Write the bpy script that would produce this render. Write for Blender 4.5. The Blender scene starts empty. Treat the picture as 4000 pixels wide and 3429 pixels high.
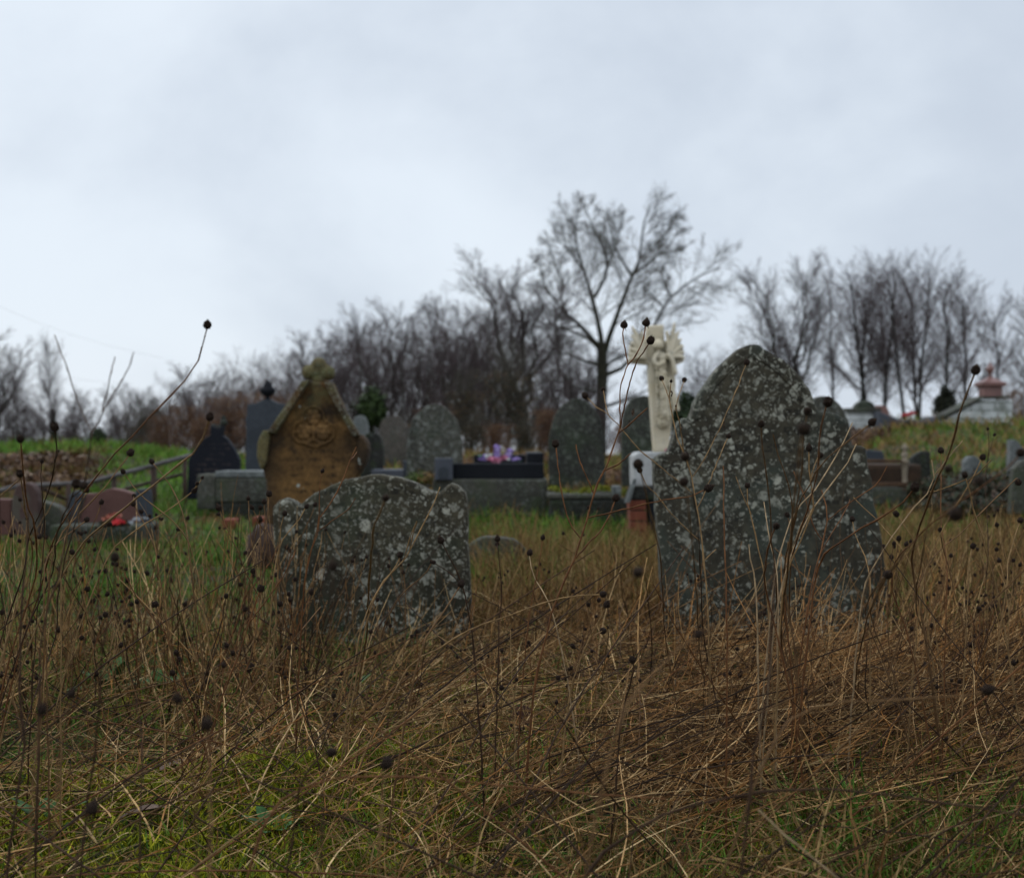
import bpy, bmesh, math, random
import numpy as np
from mathutils import Vector, Matrix, Quaternion
from mathutils.geometry import delaunay_2d_cdt

random.seed(7)
RNG = np.random.default_rng(11)
scene = bpy.context.scene
COL = scene.collection
F = 50.0 / 36.0 * 4000.0          # focal length in photo pixels (photo is 4000 wide)
CZ = 0.73                         # eye height of the crouching photographer


def P(px, py, Y):
    """where the ray through a photo pixel meets the plane at distance Y"""
    return Vector(((px - 2000.0) / F * Y, Y, CZ + (1714.5 - py) / F * Y))


# ------------------------------------------------------------------ noise and terrain
_G = np.random.default_rng(5).random((64, 64))


def vnoise(x, y):
    x = np.asarray(x, float); y = np.asarray(y, float)
    xi = np.floor(x).astype(int); yi = np.floor(y).astype(int)
    fx = x - xi; fy = y - yi
    fx = fx * fx * (3 - 2 * fx); fy = fy * fy * (3 - 2 * fy)
    a = _G[xi % 64, yi % 64]; b = _G[(xi + 1) % 64, yi % 64]
    c = _G[xi % 64, (yi + 1) % 64]; d = _G[(xi + 1) % 64, (yi + 1) % 64]
    return (a * (1 - fx) + b * fx) * (1 - fy) + (c * (1 - fx) + d * fx) * fy


_YC = [0, 9.5, 12, 15, 20, 30, 45, 70, 120, 400, 2500]
_ZC = [0, 0, .05, .20, .27, .28, .12, -.8, -5, -30, -200]
_YR = [0, 11, 13.5, 15, 17, 20, 24, 28, 33, 45, 70, 120, 400, 2500]
_ZR = [0, 0, .10, .32, .43, .66, .85, .97, .90, .4, -1.5, -6, -32, -200]
_YL = [0, 10, 13, 17, 22, 28, 33, 45, 70, 120, 400, 2500]
_ZL = [0, 0, .04, .22, .44, .56, .50, -.4, -2.5, -7, -35, -220]


def H(x, y):
    x = np.asarray(x, float); y = np.asarray(y, float)
    t = x / np.maximum(y, 1.0)
    zc = np.interp(y, _YC, _ZC); zr = np.interp(y, _YR, _ZR); zl = np.interp(y, _YL, _ZL)
    wr = np.clip((t - .20) / .07, 0, 1); wr = wr * wr * (3 - 2 * wr)
    wl = np.clip((-t - .19) / .10, 0, 1); wl = wl * wl * (3 - 2 * wl)
    z = zc * (1 - wr) * (1 - wl) + zr * wr + zl * wl
    amp = np.interp(y, [0, 6, 14, 40, 100], [.05, .06, .10, .16, .3])
    z = z + amp * (vnoise(x * 1.1 + 7, y * 1.1 + 3) - .5) * np.interp(y, [3, 9, 16], [1, .5, 1.])
    z = z + .03 * (vnoise(x * 4.3 + 1, y * 4.3) - .5)
    z = z + .07 * np.exp(-(((x + .42) / .28) ** 2 + ((y - 2.75) / .3) ** 2))
    z = z + .05 * np.exp(-(((x - 1.0) / .3) ** 2 + ((y - 2.9) / .3) ** 2))
    # the mound with the tall urn monument on the right
    z = z + .12 * np.exp(-(((x - 8.2) / 1.6) ** 2 + ((y - 24.5) / 2.2) ** 2))
    return z


def h(x, y):
    return float(H(x, y))


# ------------------------------------------------------------------ mesh helpers
def mesh_np(name, V, Fc, mats, col=None, smooth=False):
    V = np.asarray(V, np.float32).reshape(-1, 3)
    Fc = np.asarray(Fc, np.int32)
    k = Fc.shape[1]
    me = bpy.data.meshes.new(name)
    me.vertices.add(len(V)); me.vertices.foreach_set('co', V.ravel())
    me.loops.add(Fc.size); me.loops.foreach_set('vertex_index', Fc.ravel())
    me.polygons.add(len(Fc))
    me.polygons.foreach_set('loop_start', np.arange(0, Fc.size, k, dtype=np.int32))
    me.polygons.foreach_set('use_smooth', np.full(len(Fc), smooth))
    if col is not None:
        ca = me.color_attributes.new('Tint', 'FLOAT_COLOR', 'POINT')
        c4 = np.ones((len(V), 4), np.float32); c4[:, :3] = col
        ca.data.foreach_set('color', c4.ravel())
    me.update(calc_edges=True)
    for m in (mats if isinstance(mats, (list, tuple)) else [mats]):
        me.materials.append(m)
    return me


def put(name, me, parent=None, loc=(0, 0, 0)):
    o = bpy.data.objects.new(name, me)
    COL.objects.link(o)
    o.location = loc
    if parent is not None:
        o.parent = parent
    return o


def tag(o, label=None, cat=None, group=None, kind=None):
    if label: o['label'] = label
    if cat: o['category'] = cat
    if group: o['group'] = group
    if kind: o['kind'] = kind
    return o


def thing(name, label, cat, loc=(0, 0, 0), group=None):
    o = bpy.data.objects.new(name, None)
    o.empty_display_size = .1
    COL.objects.link(o); o.location = loc
    return tag(o, label, cat, group)


def tubes(paths, radii, sides):
    """paths (N,K,3), radii (N,K) -> verts, quad faces"""
    paths = np.asarray(paths, float); radii = np.asarray(radii, float)
    N, K, _ = paths.shape
    T = np.gradient(paths, axis=1)
    T /= np.linalg.norm(T, axis=2, keepdims=True) + 1e-9
    ref = np.zeros_like(T); ref[..., 0] = .31; ref[..., 1] = .9; ref[..., 2] = .3
    flip = np.abs((T * ref).sum(2)) > .93
    ref[flip] = (1, 0, 0)
    U = np.cross(T, ref); U /= np.linalg.norm(U, axis=2, keepdims=True) + 1e-9
    W = np.cross(T, U)
    a = np.arange(sides) * 2 * math.pi / sides
    V = (paths[:, :, None, :] + radii[:, :, None, None] *
         (np.cos(a)[None, None, :, None] * U[:, :, None, :] + np.sin(a)[None, None, :, None] * W[:, :, None, :]))
    base = (np.arange(N) * K * sides)[:, None, None]
    k = np.arange(K - 1)[None, :, None] * sides
    s = np.arange(sides)[None, None, :]; s2 = (s + 1) % sides
    Q = np.stack([base + k + s, base + k + s2, base + k + sides + s2, base + k + sides + s], -1).reshape(-1, 4)
    return V.reshape(-1, 3), Q


def ribbons(paths, widths):
    """flat blades: paths (N,K,3), widths (N,K)"""
    paths = np.asarray(paths, float)
    N, K, _ = paths.shape
    ang = RNG.random(N) * 2 * math.pi
    side = np.stack([np.cos(ang), np.sin(ang) * .6, (RNG.random(N) - .5) * .5], 1)
    side /= np.linalg.norm(side, axis=1, keepdims=True)
    o = side[:, None, :] * (widths[:, :, None] * .5)
    V = np.stack([paths - o, paths + o], 2)
    base = (np.arange(N) * K * 2)[:, None]
    k = np.arange(K - 1)[None, :] * 2
    Q = np.stack([base + k, base + k + 1, base + k + 3, base + k + 2], -1).reshape(-1, 4)
    return V.reshape(-1, 3), Q


class Acc:
    def __init__(self): self.V = []; self.Q = []; self.C = []; self.n = 0
    def add(self, V, Q, C=None):
        self.V.append(V); self.Q.append(Q + self.n); self.n += len(V)
        if C is not None: self.C.append(C)
    def mesh(self, name, mat, smooth=False):
        return mesh_np(name, np.concatenate(self.V), np.concatenate(self.Q), mat,
                       np.concatenate(self.C) if self.C else None, smooth)


def bm_mesh(name, bm, mat, smooth=False):
    bmesh.ops.recalc_face_normals(bm, faces=bm.faces)
    me = bpy.data.meshes.new(name); bm.to_mesh(me); bm.free()
    for p in me.polygons: p.use_smooth = smooth
    me.materials.append(mat)
    return me


def box_bm(x0, x1, y0, y1, z0, z1, bev=.006, bm=None, seg=2):
    b = bmesh.new()
    r = bmesh.ops.create_cube(b, size=1)
    for v in b.verts:
        v.co = Vector((x0 if v.co.x < 0 else x1, y0 if v.co.y < 0 else y1, z0 if v.co.z < 0 else z1))
    if bev > 0:
        bmesh.ops.bevel(b, geom=list(b.edges), offset=bev, segments=seg, affect='EDGES', profile=.6)
    if bm is None: return b
    tmp = bpy.data.meshes.new('tmp'); b.to_mesh(tmp); b.free(); bm.from_mesh(tmp); bpy.data.meshes.remove(tmp)
    return bm


def merge_bm(bm, other):
    tmp = bpy.data.meshes.new('tmp'); other.to_mesh(tmp); other.free(); bm.from_mesh(tmp); bpy.data.meshes.remove(tmp)
    return bm


def catmull(pts, n=6):
    pts = [Vector(p).to_3d() if len(p) == 2 else Vector(p) for p in pts]
    if len(pts) < 3:
        return pts
    q = [pts[0] * 2 - pts[1]] + pts + [pts[-1] * 2 - pts[-2]]
    out = []
    for i in range(1, len(q) - 2):
        p0, p1, p2, p3 = q[i - 1], q[i], q[i + 1], q[i + 2]
        for k in range(n):
            t = k / n
            out.append(.5 * ((2 * p1) + (p2 - p0) * t + (2 * p0 - 5 * p1 + 4 * p2 - p3) * t * t + (3 * p1 - p0 - 3 * p2 + p3) * t ** 3))
    out.append(pts[-1])
    return out


def outline(*segs):
    """each seg is a list of photo points joined by a smooth curve; 2-point segs stay straight"""
    out = []
    for s in segs:
        c = catmull([(a, b) for a, b in s])
        for p in c:
            if not out or (out[-1] - p).length > 1.0:
                out.append(p)
    if (out[0] - out[-1]).length < 1.5: out.pop()
    return out


def slab_mesh(name, pts, thick, bev, mat, y0=0.0, jit=0.0):
    """pts: closed outline as (x,z); a stone slab with a rounded arris front and back"""
    q = [Vector((a[0], a[1])) for a in pts]
    n0 = len(q)
    span = max((b - q[0]).length for b in q)
    gap = max(bev * 1.5, span * .012)
    keep = []
    for i in range(n0):                       # thin crowded curve points, keep true corners
        a, b, c = q[i - 1], q[i], q[(i + 1) % n0]
        u, v = b - a, c - b
        corner = u.length > 1e-9 and v.length > 1e-9 and abs(u.angle_signed(v, 0)) > .45
        if keep and (b - keep[-1][0]).length < gap:
            if corner and not keep[-1][1]: keep[-1] = (b, True)
            continue
        keep.append((b, corner))
    if len(keep) > 3 and (keep[0][0] - keep[-1][0]).length < gap * .6: keep.pop()
    p = []
    n0 = len(keep)
    for i in range(n0):                       # long edges get intermediate points so they can be weathered
        a = keep[i][0]; b = keep[(i + 1) % n0][0]
        m = max(1, int((b - a).length / .04)) if jit > 0 else 1
        for k in range(m): p.append(a.lerp(b, k / m))
    n = len(p)
    area = sum(p[i].x * p[(i + 1) % n].y - p[(i + 1) % n].x * p[i].y for i in range(n))
    if area < 0: p.reverse()
    def normals():
        nr = []
        for i in range(n):
            u = (p[i] - p[i - 1]).normalized(); v = (p[(i + 1) % n] - p[i]).normalized()
            a = Vector((u.y, -u.x)); b = Vector((v.y, -v.x)); m_ = a + b
            if m_.length < .2: m_ = a
            m_.normalize()
            nr.append(m_ / max(.55, m_.dot(a)))
        return nr
    nr = normals()
    if jit > 0:
        ph = random.random() * 100
        p = [p[i] + nr[i] * jit * (float(vnoise(p[i].x * 14 + ph, p[i].y * 14)) - .6 + .5 * (random.random() - .5)) for i in range(n)]
        nr = normals()
    rings = [(-bev, y0), (-bev * .3, y0 + bev * .3), (0, y0 + bev), (0, y0 + thick - bev), (-bev, y0 + thick)]
    bm = bmesh.new()
    R = []
    for off, yy in rings:
        R.append([bm.verts.new((p[i].x + nr[i].x * off, yy, p[i].y + nr[i].y * off)) for i in range(n)])
    for a, b in zip(R, R[1:]):
        for i in range(n):
            bm.faces.new((a[i], a[(i + 1) % n], b[(i + 1) % n], b[i]))
    for ring in (R[0], R[-1]):               # cap front and back with a constrained triangulation
        yy = ring[0].co.y
        vv, _, ff, ov, _, _ = delaunay_2d_cdt([Vector((v.co.x, v.co.z)) for v in ring], [], [list(range(n))], 1, 1e-6)
        mp_ = [ring[o[0]] if o else bm.verts.new((c.x, yy, c.y)) for c, o in zip(vv, ov)]
        for f in ff:
            q3 = [mp_[k] for k in f]
            if len(set(q3)) == 3:
                try: bm.faces.new(q3)
                except ValueError: pass
    return bm_mesh(name, bm, mat)


def px_local(pts, Y, org):
    return [((P(p[0], p[1], Y) - org).x, (P(p[0], p[1], Y) - org).z) for p in pts]


def lathe_bm(profile, n=20, bm=None, c=(0, 0, 0)):
    bm = bm or bmesh.new()
    rings = []
    for r, z in profile:
        rings.append([bm.verts.new((c[0] + r * math.cos(2 * math.pi * i / n), c[1] + r * math.sin(2 * math.pi * i / n), c[2] + z)) for i in range(n)])
    for a, b in zip(rings, rings[1:]):
        for i in range(n):
            bm.faces.new((a[i], a[(i + 1) % n], b[(i + 1) % n], b[i]))
    bm.faces.new(list(reversed(rings[0]))); bm.faces.new(rings[-1])
    return bm


def blob(bm, c, r, sub=2, rough=0.0):
    m = Matrix.Translation(c) @ Matrix.Diagonal((*(r if hasattr(r, '__len__') else (r, r, r)), 1))
    g = bmesh.ops.create_icosphere(bm, subdivisions=sub, radius=1, matrix=m)
    if rough:
        for v in g['verts']:
            v.co += (v.co - Vector(c)) * (random.random() - .5) * rough
    return bm


def remesh(me, voxel, smooth_it=3):
    o = bpy.data.objects.new('tmp', me); COL.objects.link(o)
    m = o.modifiers.new('r', 'REMESH'); m.mode = 'VOXEL'; m.voxel_size = voxel
    s = o.modifiers.new('s', 'SMOOTH'); s.iterations = smooth_it; s.factor = .5
    dg = bpy.context.evaluated_depsgraph_get()
    new = bpy.data.meshes.new_from_object(o.evaluated_get(dg))
    mats = [x for x in me.materials]
    bpy.data.objects.remove(o)
    new.materials.clear()
    for x in mats: new.materials.append(x)
    for p in new.polygons: p.use_smooth = True
    return new


# ------------------------------------------------------------------ materials
class N:
    def __init__(self, name):
        self.m = bpy.data.materials.new(name); self.m.use_nodes = True
        self.t = self.m.node_tree; self.t.nodes.clear()
        self.out = self.t.nodes.new('ShaderNodeOutputMaterial')
        self.b = self.t.nodes.new('ShaderNodeBsdfPrincipled')
        self.t.links.new(self.b.outputs[0], self.out.inputs[0])
        self.b.inputs['Roughness'].default_value = .85
        self.b.inputs['Specular IOR Level'].default_value = .25
        self.co = None
    def new(self, k): return self.t.nodes.new(k)
    def link(self, a, b): self.t.links.new(a, b)
    def coord(self):
        if self.co is None:
            self.co = self.new('ShaderNodeTexCoord').outputs['Object']
        return self.co
    def noise(self, s, d=4, rough=.6, off=0, dist=0, vec=None):
        n = self.new('ShaderNodeTexNoise')
        n.inputs['Scale'].default_value = s; n.inputs['Detail'].default_value = d
        n.inputs['Roughness'].default_value = rough; n.inputs['Distortion'].default_value = dist
        mp = self.new('ShaderNodeMapping'); mp.inputs['Location'].default_value = (off, off * .7, off * 1.3)
        self.link(vec or self.coord(), mp.inputs[0]); self.link(mp.outputs[0], n.inputs['Vector'])
        return n.outputs['Fac']
    def ramp(self, f, lo, hi):
        r = self.new('ShaderNodeMapRange'); r.inputs[1].default_value = lo; r.inputs[2].default_value = hi
        r.interpolation_type = 'SMOOTHSTEP'
        self.link(f, r.inputs[0]); return r.outputs[0]
    def math(self, op, a, b=None, c=None):
        m = self.new('ShaderNodeMath'); m.operation = op
        for i, v in enumerate((a, b, c)):
            if v is None: continue
            if isinstance(v, (int, float)): m.inputs[i].default_value = v
            else: self.link(v, m.inputs[i])
        return m.outputs[0]
    def mix(self, f, a, b, mode='MIX'):
        m = self.new('ShaderNodeMix'); m.data_type = 'RGBA'; m.blend_type = mode
        for s, v in ((0, f), (6, a), (7, b)):
            if isinstance(v, (int, float)): m.inputs[s].default_value = v
            elif isinstance(v, tuple): m.inputs[s].default_value = (*v, 1)
            else: self.link(v, m.inputs[s])
        return m.outputs[2]
    def color(self, c): self.link(c, self.b.inputs['Base Color'])
    def bump(self, hgt, dist=.01, strength=.6):
        b = self.new('ShaderNodeBump'); b.inputs['Distance'].default_value = dist; b.inputs['Strength'].default_value = strength
        self.link(hgt, b.inputs['Height']); self.link(b.outputs[0], self.b.inputs['Normal'])
    def sep(self):
        s = self.new('ShaderNodeSeparateXYZ'); self.link(self.coord(), s.inputs[0]); return s.outputs


def letters(n, row_h, let_w, zlo, zhi, xhalf, seed=0.0):
    """worn rows of cut lettering: a 0..1 mask"""
    x, y, z = n.sep()
    row = n.math('FLOOR', n.math('DIVIDE', z, row_h))
    v = n.math('FRACT', n.math('DIVIDE', z, row_h))
    inrow = n.math('MULTIPLY', n.math('GREATER_THAN', v, .25), n.math('LESS_THAN', v, .72))
    cellx = n.math('DIVIDE', x, let_w)
    fx = n.math('FRACT', cellx)
    cb = n.new('ShaderNodeCombineXYZ'); n.link(n.math('FLOOR', cellx), cb.inputs[0]); n.link(row, cb.inputs[1]); cb.inputs[2].default_value = seed
    wn = n.new('ShaderNodeTexWhiteNoise'); n.link(cb.outputs[0], wn.inputs[0])
    has = n.math('GREATER_THAN', wn.outputs['Value'], .22)
    cb2 = n.new('ShaderNodeCombineXYZ'); n.link(n.math('FLOOR', n.math('MULTIPLY', cellx, 3)), cb2.inputs[0])
    n.link(n.math('FLOOR', n.math('MULTIPLY', n.math('DIVIDE', z, row_h), 8)), cb2.inputs[1]); cb2.inputs[2].default_value = seed + 3
    wn2 = n.new('ShaderNodeTexWhiteNoise'); n.link(cb2.outputs[0], wn2.inputs[0])
    stroke = n.math('MULTIPLY', n.math('GREATER_THAN', wn2.outputs['Value'], .42), n.math('LESS_THAN', fx, .86))
    # ragged line ends
    cb3 = n.new('ShaderNodeCombineXYZ'); n.link(row, cb3.inputs[0]); cb3.inputs[1].default_value = seed + 9
    wn3 = n.new('ShaderNodeTexWhiteNoise'); n.link(cb3.outputs[0], wn3.inputs[0])
    half = n.math('MULTIPLY', n.math('MULTIPLY_ADD', wn3.outputs['Value'], .55, .45), xhalf)
    inx = n.math('LESS_THAN', n.math('ABSOLUTE', x), half)
    inz = n.math('MULTIPLY', n.math('GREATER_THAN', z, zlo), n.math('LESS_THAN', z, zhi))
    m = n.math('MULTIPLY', n.math('MULTIPLY', inrow, has), n.math('MULTIPLY', stroke, n.math('MULTIPLY', inx, inz)))
    worn = n.ramp(n.noise(6, 2, off=seed + 2), .32, .55)
    return n.math('MULTIPLY', m, worn)


def stone_mat(name, base, dark, lichen, amount=.5, scale=1.0, seed=0.0, algae=(.035, .05, .03), algae_amt=.5,
              text=None, extra=None, rough=.9):
    n = N(name)
    big = n.noise(2.2 * scale, 3, off=seed)
    c = n.mix(n.ramp(big, .3, .7), base, dark)
    fine = n.noise(38 * scale, 5, .7, off=seed + 4)
    c = n.mix(.75, c, n.mix(n.ramp(fine, .3, .72), (.45, .45, .45), (1.5, 1.45, 1.35)), 'MULTIPLY')
    if text:
        tm = letters(n, *text, seed=seed)
        c = n.mix(n.math('MULTIPLY', tm, .7), c, (.012, .011, .009))
    # damp algae-dark foot, with contact shade at the ground painted in
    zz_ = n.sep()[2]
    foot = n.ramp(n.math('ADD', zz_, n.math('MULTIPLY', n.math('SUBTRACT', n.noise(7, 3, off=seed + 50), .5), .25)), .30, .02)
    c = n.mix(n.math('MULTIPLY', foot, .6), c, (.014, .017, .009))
    # algae wash
    c = n.mix(n.math('MULTIPLY', n.ramp(n.noise(5 * scale, 4, off=seed + 8), .45, .7), algae_amt), c, algae)
    # crusty lichen: rounded rosettes of many sizes, crowded in some areas and absent in others
    dens = n.noise(3.4 * scale, 3, off=seed + 12)
    wv = n.new('ShaderNodeTexNoise'); wv.inputs['Scale'].default_value = 30 * scale; wv.inputs['Detail'].default_value = 6; wv.inputs['Roughness'].default_value = .65
    n.link(n.coord(), wv.inputs['Vector'])
    wm = n.new('ShaderNodeVectorMath'); wm.operation = 'MULTIPLY_ADD'; n.link(wv.outputs['Color'], wm.inputs[0])
    wm.inputs[1].default_value = (.062 / scale,) * 3; n.link(n.coord(), wm.inputs[2])
    lm = None
    for vs, rmax, cut in ((19, .48, .62), (36, .52, .42), (72, .54, .34)):
        vo = n.new('ShaderNodeTexVoronoi'); vo.inputs['Scale'].default_value = vs * scale
        mp = n.new('ShaderNodeMapping'); mp.inputs['Location'].default_value = (seed + vs, seed * .3, seed * .7)
        n.link(wm.outputs[0], mp.inputs[0]); n.link(mp.outputs[0], vo.inputs['Vector'])
        sp = n.new('ShaderNodeSeparateColor'); n.link(vo.outputs['Color'], sp.inputs[0])
        pick_ = n.math('ADD', sp.outputs[0], n.math('MULTIPLY', n.math('SUBTRACT', dens, .5), 2.4))
        on = n.ramp(pick_, cut - (amount - .5) * .6, cut + .03 - (amount - .5) * .6)
        rad = n.math('MULTIPLY_ADD', sp.outputs[1], rmax * .6, rmax * .35)
        inside = n.ramp(n.math('SUBTRACT', rad, vo.outputs['Distance']), 0, .07)
        k_ = n.math('MULTIPLY', on, n.math('MULTIPLY', inside, n.math('MULTIPLY_ADD', sp.outputs[2], .5, .5)))
        lm = k_ if lm is None else n.math('MAXIMUM', lm, k_)
    eaten = n.ramp(n.noise(75 * scale, 4, .7, off=seed + 30), .38, .56)
    lm = n.math('MULTIPLY', lm, n.math('MULTIPLY_ADD', eaten, .75, .25))
    lc = n.mix(n.ramp(n.noise(9 * scale, 2, off=seed + 33), .35, .65), lichen, tuple(v * .62 for v in lichen))
    c = n.mix(n.math('MULTIPLY', lm, .9), c, lc)
    if extra:
        ex, thr0 = extra
        c = n.mix(n.ramp(n.noise(4 * scale, 5, off=seed + 41, dist=.6), thr0, thr0 + .05), c, ex)
    n.color(c)
    n.b.inputs['Roughness'].default_value = rough
    hgt = n.math('ADD', n.math('MULTIPLY', fine, .5), n.math('MULTIPLY', lm, .35))
    n.bump(hgt, .006, .7)
    return n.m


def granite_mat(name, a, b, rough=.25, scale=1.0, seed=0., text=None, tcol=(.06, .045, .042), spec=.5, moss=0.0):
    n = N(name)
    f = n.noise(90 * scale, 3, .7, off=seed)
    c = n.mix(n.ramp(f, .35, .65), a, b)
    c = n.mix(n.math('MULTIPLY', n.ramp(n.noise(3, 4, off=seed + 3), .4, .7), .5), c, tuple(v * .5 for v in a))
    if text:
        tm = letters(n, *text, seed=seed)
        c = n.mix(n.math('MULTIPLY', tm, .8), c, tcol)
    if moss:
        c = n.mix(n.math('MULTIPLY', n.ramp(n.noise(8, 5, off=seed + 7), .5, .62), moss), c, (.10, .11, .08))
    n.color(c); n.b.inputs['Roughness'].default_value = rough; n.b.inputs['Specular IOR Level'].default_value = spec
    n.bump(f, .001, .2)
    return n.m


def plain_mat(name, a, b, scale=20, rough=.8, bump=.004, seed=0., spec=.25):
    n = N(name)
    f = n.noise(scale, 5, .65, off=seed)
    n.color(n.mix(n.ramp(f, .3, .7), a, b))
    n.b.inputs['Roughness'].default_value = rough; n.b.inputs['Specular IOR Level'].default_value = spec
    n.bump(f, bump, .6)
    return n.m


def tint_mat(name, rough=.7, spec=.2, trans=0.0):
    n = N(name)
    a = n.new('ShaderNodeAttribute'); a.attribute_name = 'Tint'
    f = n.noise(70, 2, off=1)
    n.color(n.mix(n.ramp(f, .3, .7), n.mix(1.0, a.outputs['Color'], (.62, .60, .58), 'MULTIPLY'), n.mix(1.0, a.outputs['Color'], (1.2, 1.17, 1.1), 'MULTIPLY')))
    n.b.inputs['Roughness'].default_value = rough; n.b.inputs['Specular IOR Level'].default_value = spec
    if trans:
        n.b.inputs['Subsurface Weight'].default_value = 0
    return n.m


M = {}
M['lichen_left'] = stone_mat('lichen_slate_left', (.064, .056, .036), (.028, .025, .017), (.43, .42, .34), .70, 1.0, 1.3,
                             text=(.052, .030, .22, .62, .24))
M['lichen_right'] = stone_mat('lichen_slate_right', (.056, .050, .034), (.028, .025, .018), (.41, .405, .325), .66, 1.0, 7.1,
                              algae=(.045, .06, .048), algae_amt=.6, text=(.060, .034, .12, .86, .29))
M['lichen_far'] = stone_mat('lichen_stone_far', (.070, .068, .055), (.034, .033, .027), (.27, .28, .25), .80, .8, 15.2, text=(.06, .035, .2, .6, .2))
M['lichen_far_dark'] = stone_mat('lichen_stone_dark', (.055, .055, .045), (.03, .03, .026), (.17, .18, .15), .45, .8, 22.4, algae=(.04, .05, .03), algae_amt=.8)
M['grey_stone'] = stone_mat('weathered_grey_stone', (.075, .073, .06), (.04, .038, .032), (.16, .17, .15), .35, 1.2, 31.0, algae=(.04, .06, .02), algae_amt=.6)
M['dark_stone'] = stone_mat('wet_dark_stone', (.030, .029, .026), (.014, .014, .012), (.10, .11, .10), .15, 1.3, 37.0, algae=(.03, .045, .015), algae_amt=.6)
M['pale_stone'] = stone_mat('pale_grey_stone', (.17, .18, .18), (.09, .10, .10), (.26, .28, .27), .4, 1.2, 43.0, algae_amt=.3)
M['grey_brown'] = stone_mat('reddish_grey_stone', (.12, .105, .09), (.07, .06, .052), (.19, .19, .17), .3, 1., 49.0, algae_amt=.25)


def sandstone(name, seed):
    n = N(name)
    big = n.noise(3.0, 4, off=seed, dist=.4)
    c = n.mix(n.ramp(big, .3, .7), (.155, .082, .026), (.052, .029, .011))
    # flaked bright patches
    c = n.mix(n.math('MULTIPLY', n.ramp(n.noise(5.5, 3, off=seed + 5), .53, .60), .7), c, (.23, .125, .045))
    # soot stains
    c = n.mix(n.math('MULTIPLY', n.ramp(n.noise(4.2, 5, .65, off=seed + 9), .55, .68), .85), c, (.020, .014, .009))
    sx_ = n.sep()
    edge = n.ramp(n.math('ABSOLUTE', n.math('ADD', sx_[0], n.math('MULTIPLY', n.math('SUBTRACT', n.noise(5, 3, off=seed + 6), .5), .25))), .13, .30)
    c = n.mix(n.math('MULTIPLY', edge, .82), c, (.022, .015, .009))
    fine = n.noise(45, 5, .7, off=seed + 2)
    c = n.mix(.7, c, n.mix(n.ramp(fine, .3, .7), (.55, .52, .5), (1.35, 1.35, 1.3)), 'MULTIPLY')
    tm = letters(n, .048, .027, .30, .66, .21, seed=seed)
    c = n.mix(n.math('MULTIPLY', tm, .8), c, (.022, .013, .006))
    # green-yellow algae towards the top, pale lichen spots
    x, y, z = n.sep()
    top = n.ramp(z, .75, 1.25)
    c = n.mix(n.math('MULTIPLY', n.math('MULTIPLY', top, n.ramp(n.noise(9, 4, off=seed + 13), .42, .6)), .75), c, (.17, .165, .07))
    c = n.mix(n.ramp(n.noise(11, 3, .5, off=seed + 17), .675, .70), c, (.33, .35, .31))
    n.color(c); n.bump(n.math('ADD', fine, n.math('MULTIPLY', tm, -.6)), .006, .7)
    return n.m


M['sandstone'] = sandstone('brown_sandstone', 3.7)
M['sandstone_dark'] = stone_mat('sooty_sandstone', (.105, .062, .026), (.024, .016, .010), (.30, .30, .23), .42, 1.6, 9.0, algae=(.115, .105, .04), algae_amt=.75)
M['sandstone_moss'] = stone_mat('mossy_sandstone', (.13, .105, .045), (.065, .05, .022), (.23, .24, .17), .45, 2.0, 5.0, algae=(.10, .105, .04), algae_amt=.9)
M['black_granite'] = granite_mat('black_granite', (.010, .011, .014), (.015, .016, .019), .6, 1, 1., spec=.09)
M['black_granite_text'] = granite_mat('black_granite_lettered', (.011, .012, .017), (.016, .017, .021), .6, 1, 2., text=(.046, .026, .22, .62, .18), spec=.07)
M['blue_granite'] = granite_mat('blue_grey_granite', (.055, .06, .075), (.085, .09, .105), .6, 1, 3., spec=.2)
M['slate'] = granite_mat('blue_slate', (.030, .036, .044), (.040, .046, .055), .6, .3, 4., spec=.3)
M['pink_granite'] = granite_mat('pink_granite', (.105, .050, .041), (.145, .078, .066), .65, 1, 5., spec=.1)
M['pink_granite_dull'] = granite_mat('dull_pink_granite', (.066, .040, .034), (.090, .058, .050), .7, 1, 6., spec=.1, moss=.4)
M['red_granite'] = granite_mat('red_granite', (.17, .075, .06), (.24, .12, .10), .35, 1, 7.)
M['marble'] = None


def marble():
    n = N('cream_marble')
    c = n.mix(n.ramp(n.noise(6, 4, off=2), .3, .7), (.62, .55, .42), (.52, .44, .30))
    c = n.mix(n.math('MULTIPLY', n.ramp(n.noise(14, 5, off=6), .54, .70), .5), c, (.26, .26, .23))
    # marble colour multiplied darker in the hollows
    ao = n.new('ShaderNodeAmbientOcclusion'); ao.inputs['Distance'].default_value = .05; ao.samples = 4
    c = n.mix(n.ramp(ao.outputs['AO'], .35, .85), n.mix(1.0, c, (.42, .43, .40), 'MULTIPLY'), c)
    n.color(c); n.b.inputs['Roughness'].default_value = .6
    n.bump(n.noise(60, 4, off=1), .002, .4)
    return n.m


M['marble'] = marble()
M['white_stone'] = plain_mat('white_painted_stone', (.46, .46, .45), (.33, .33, .32), 9, .7)


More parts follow.
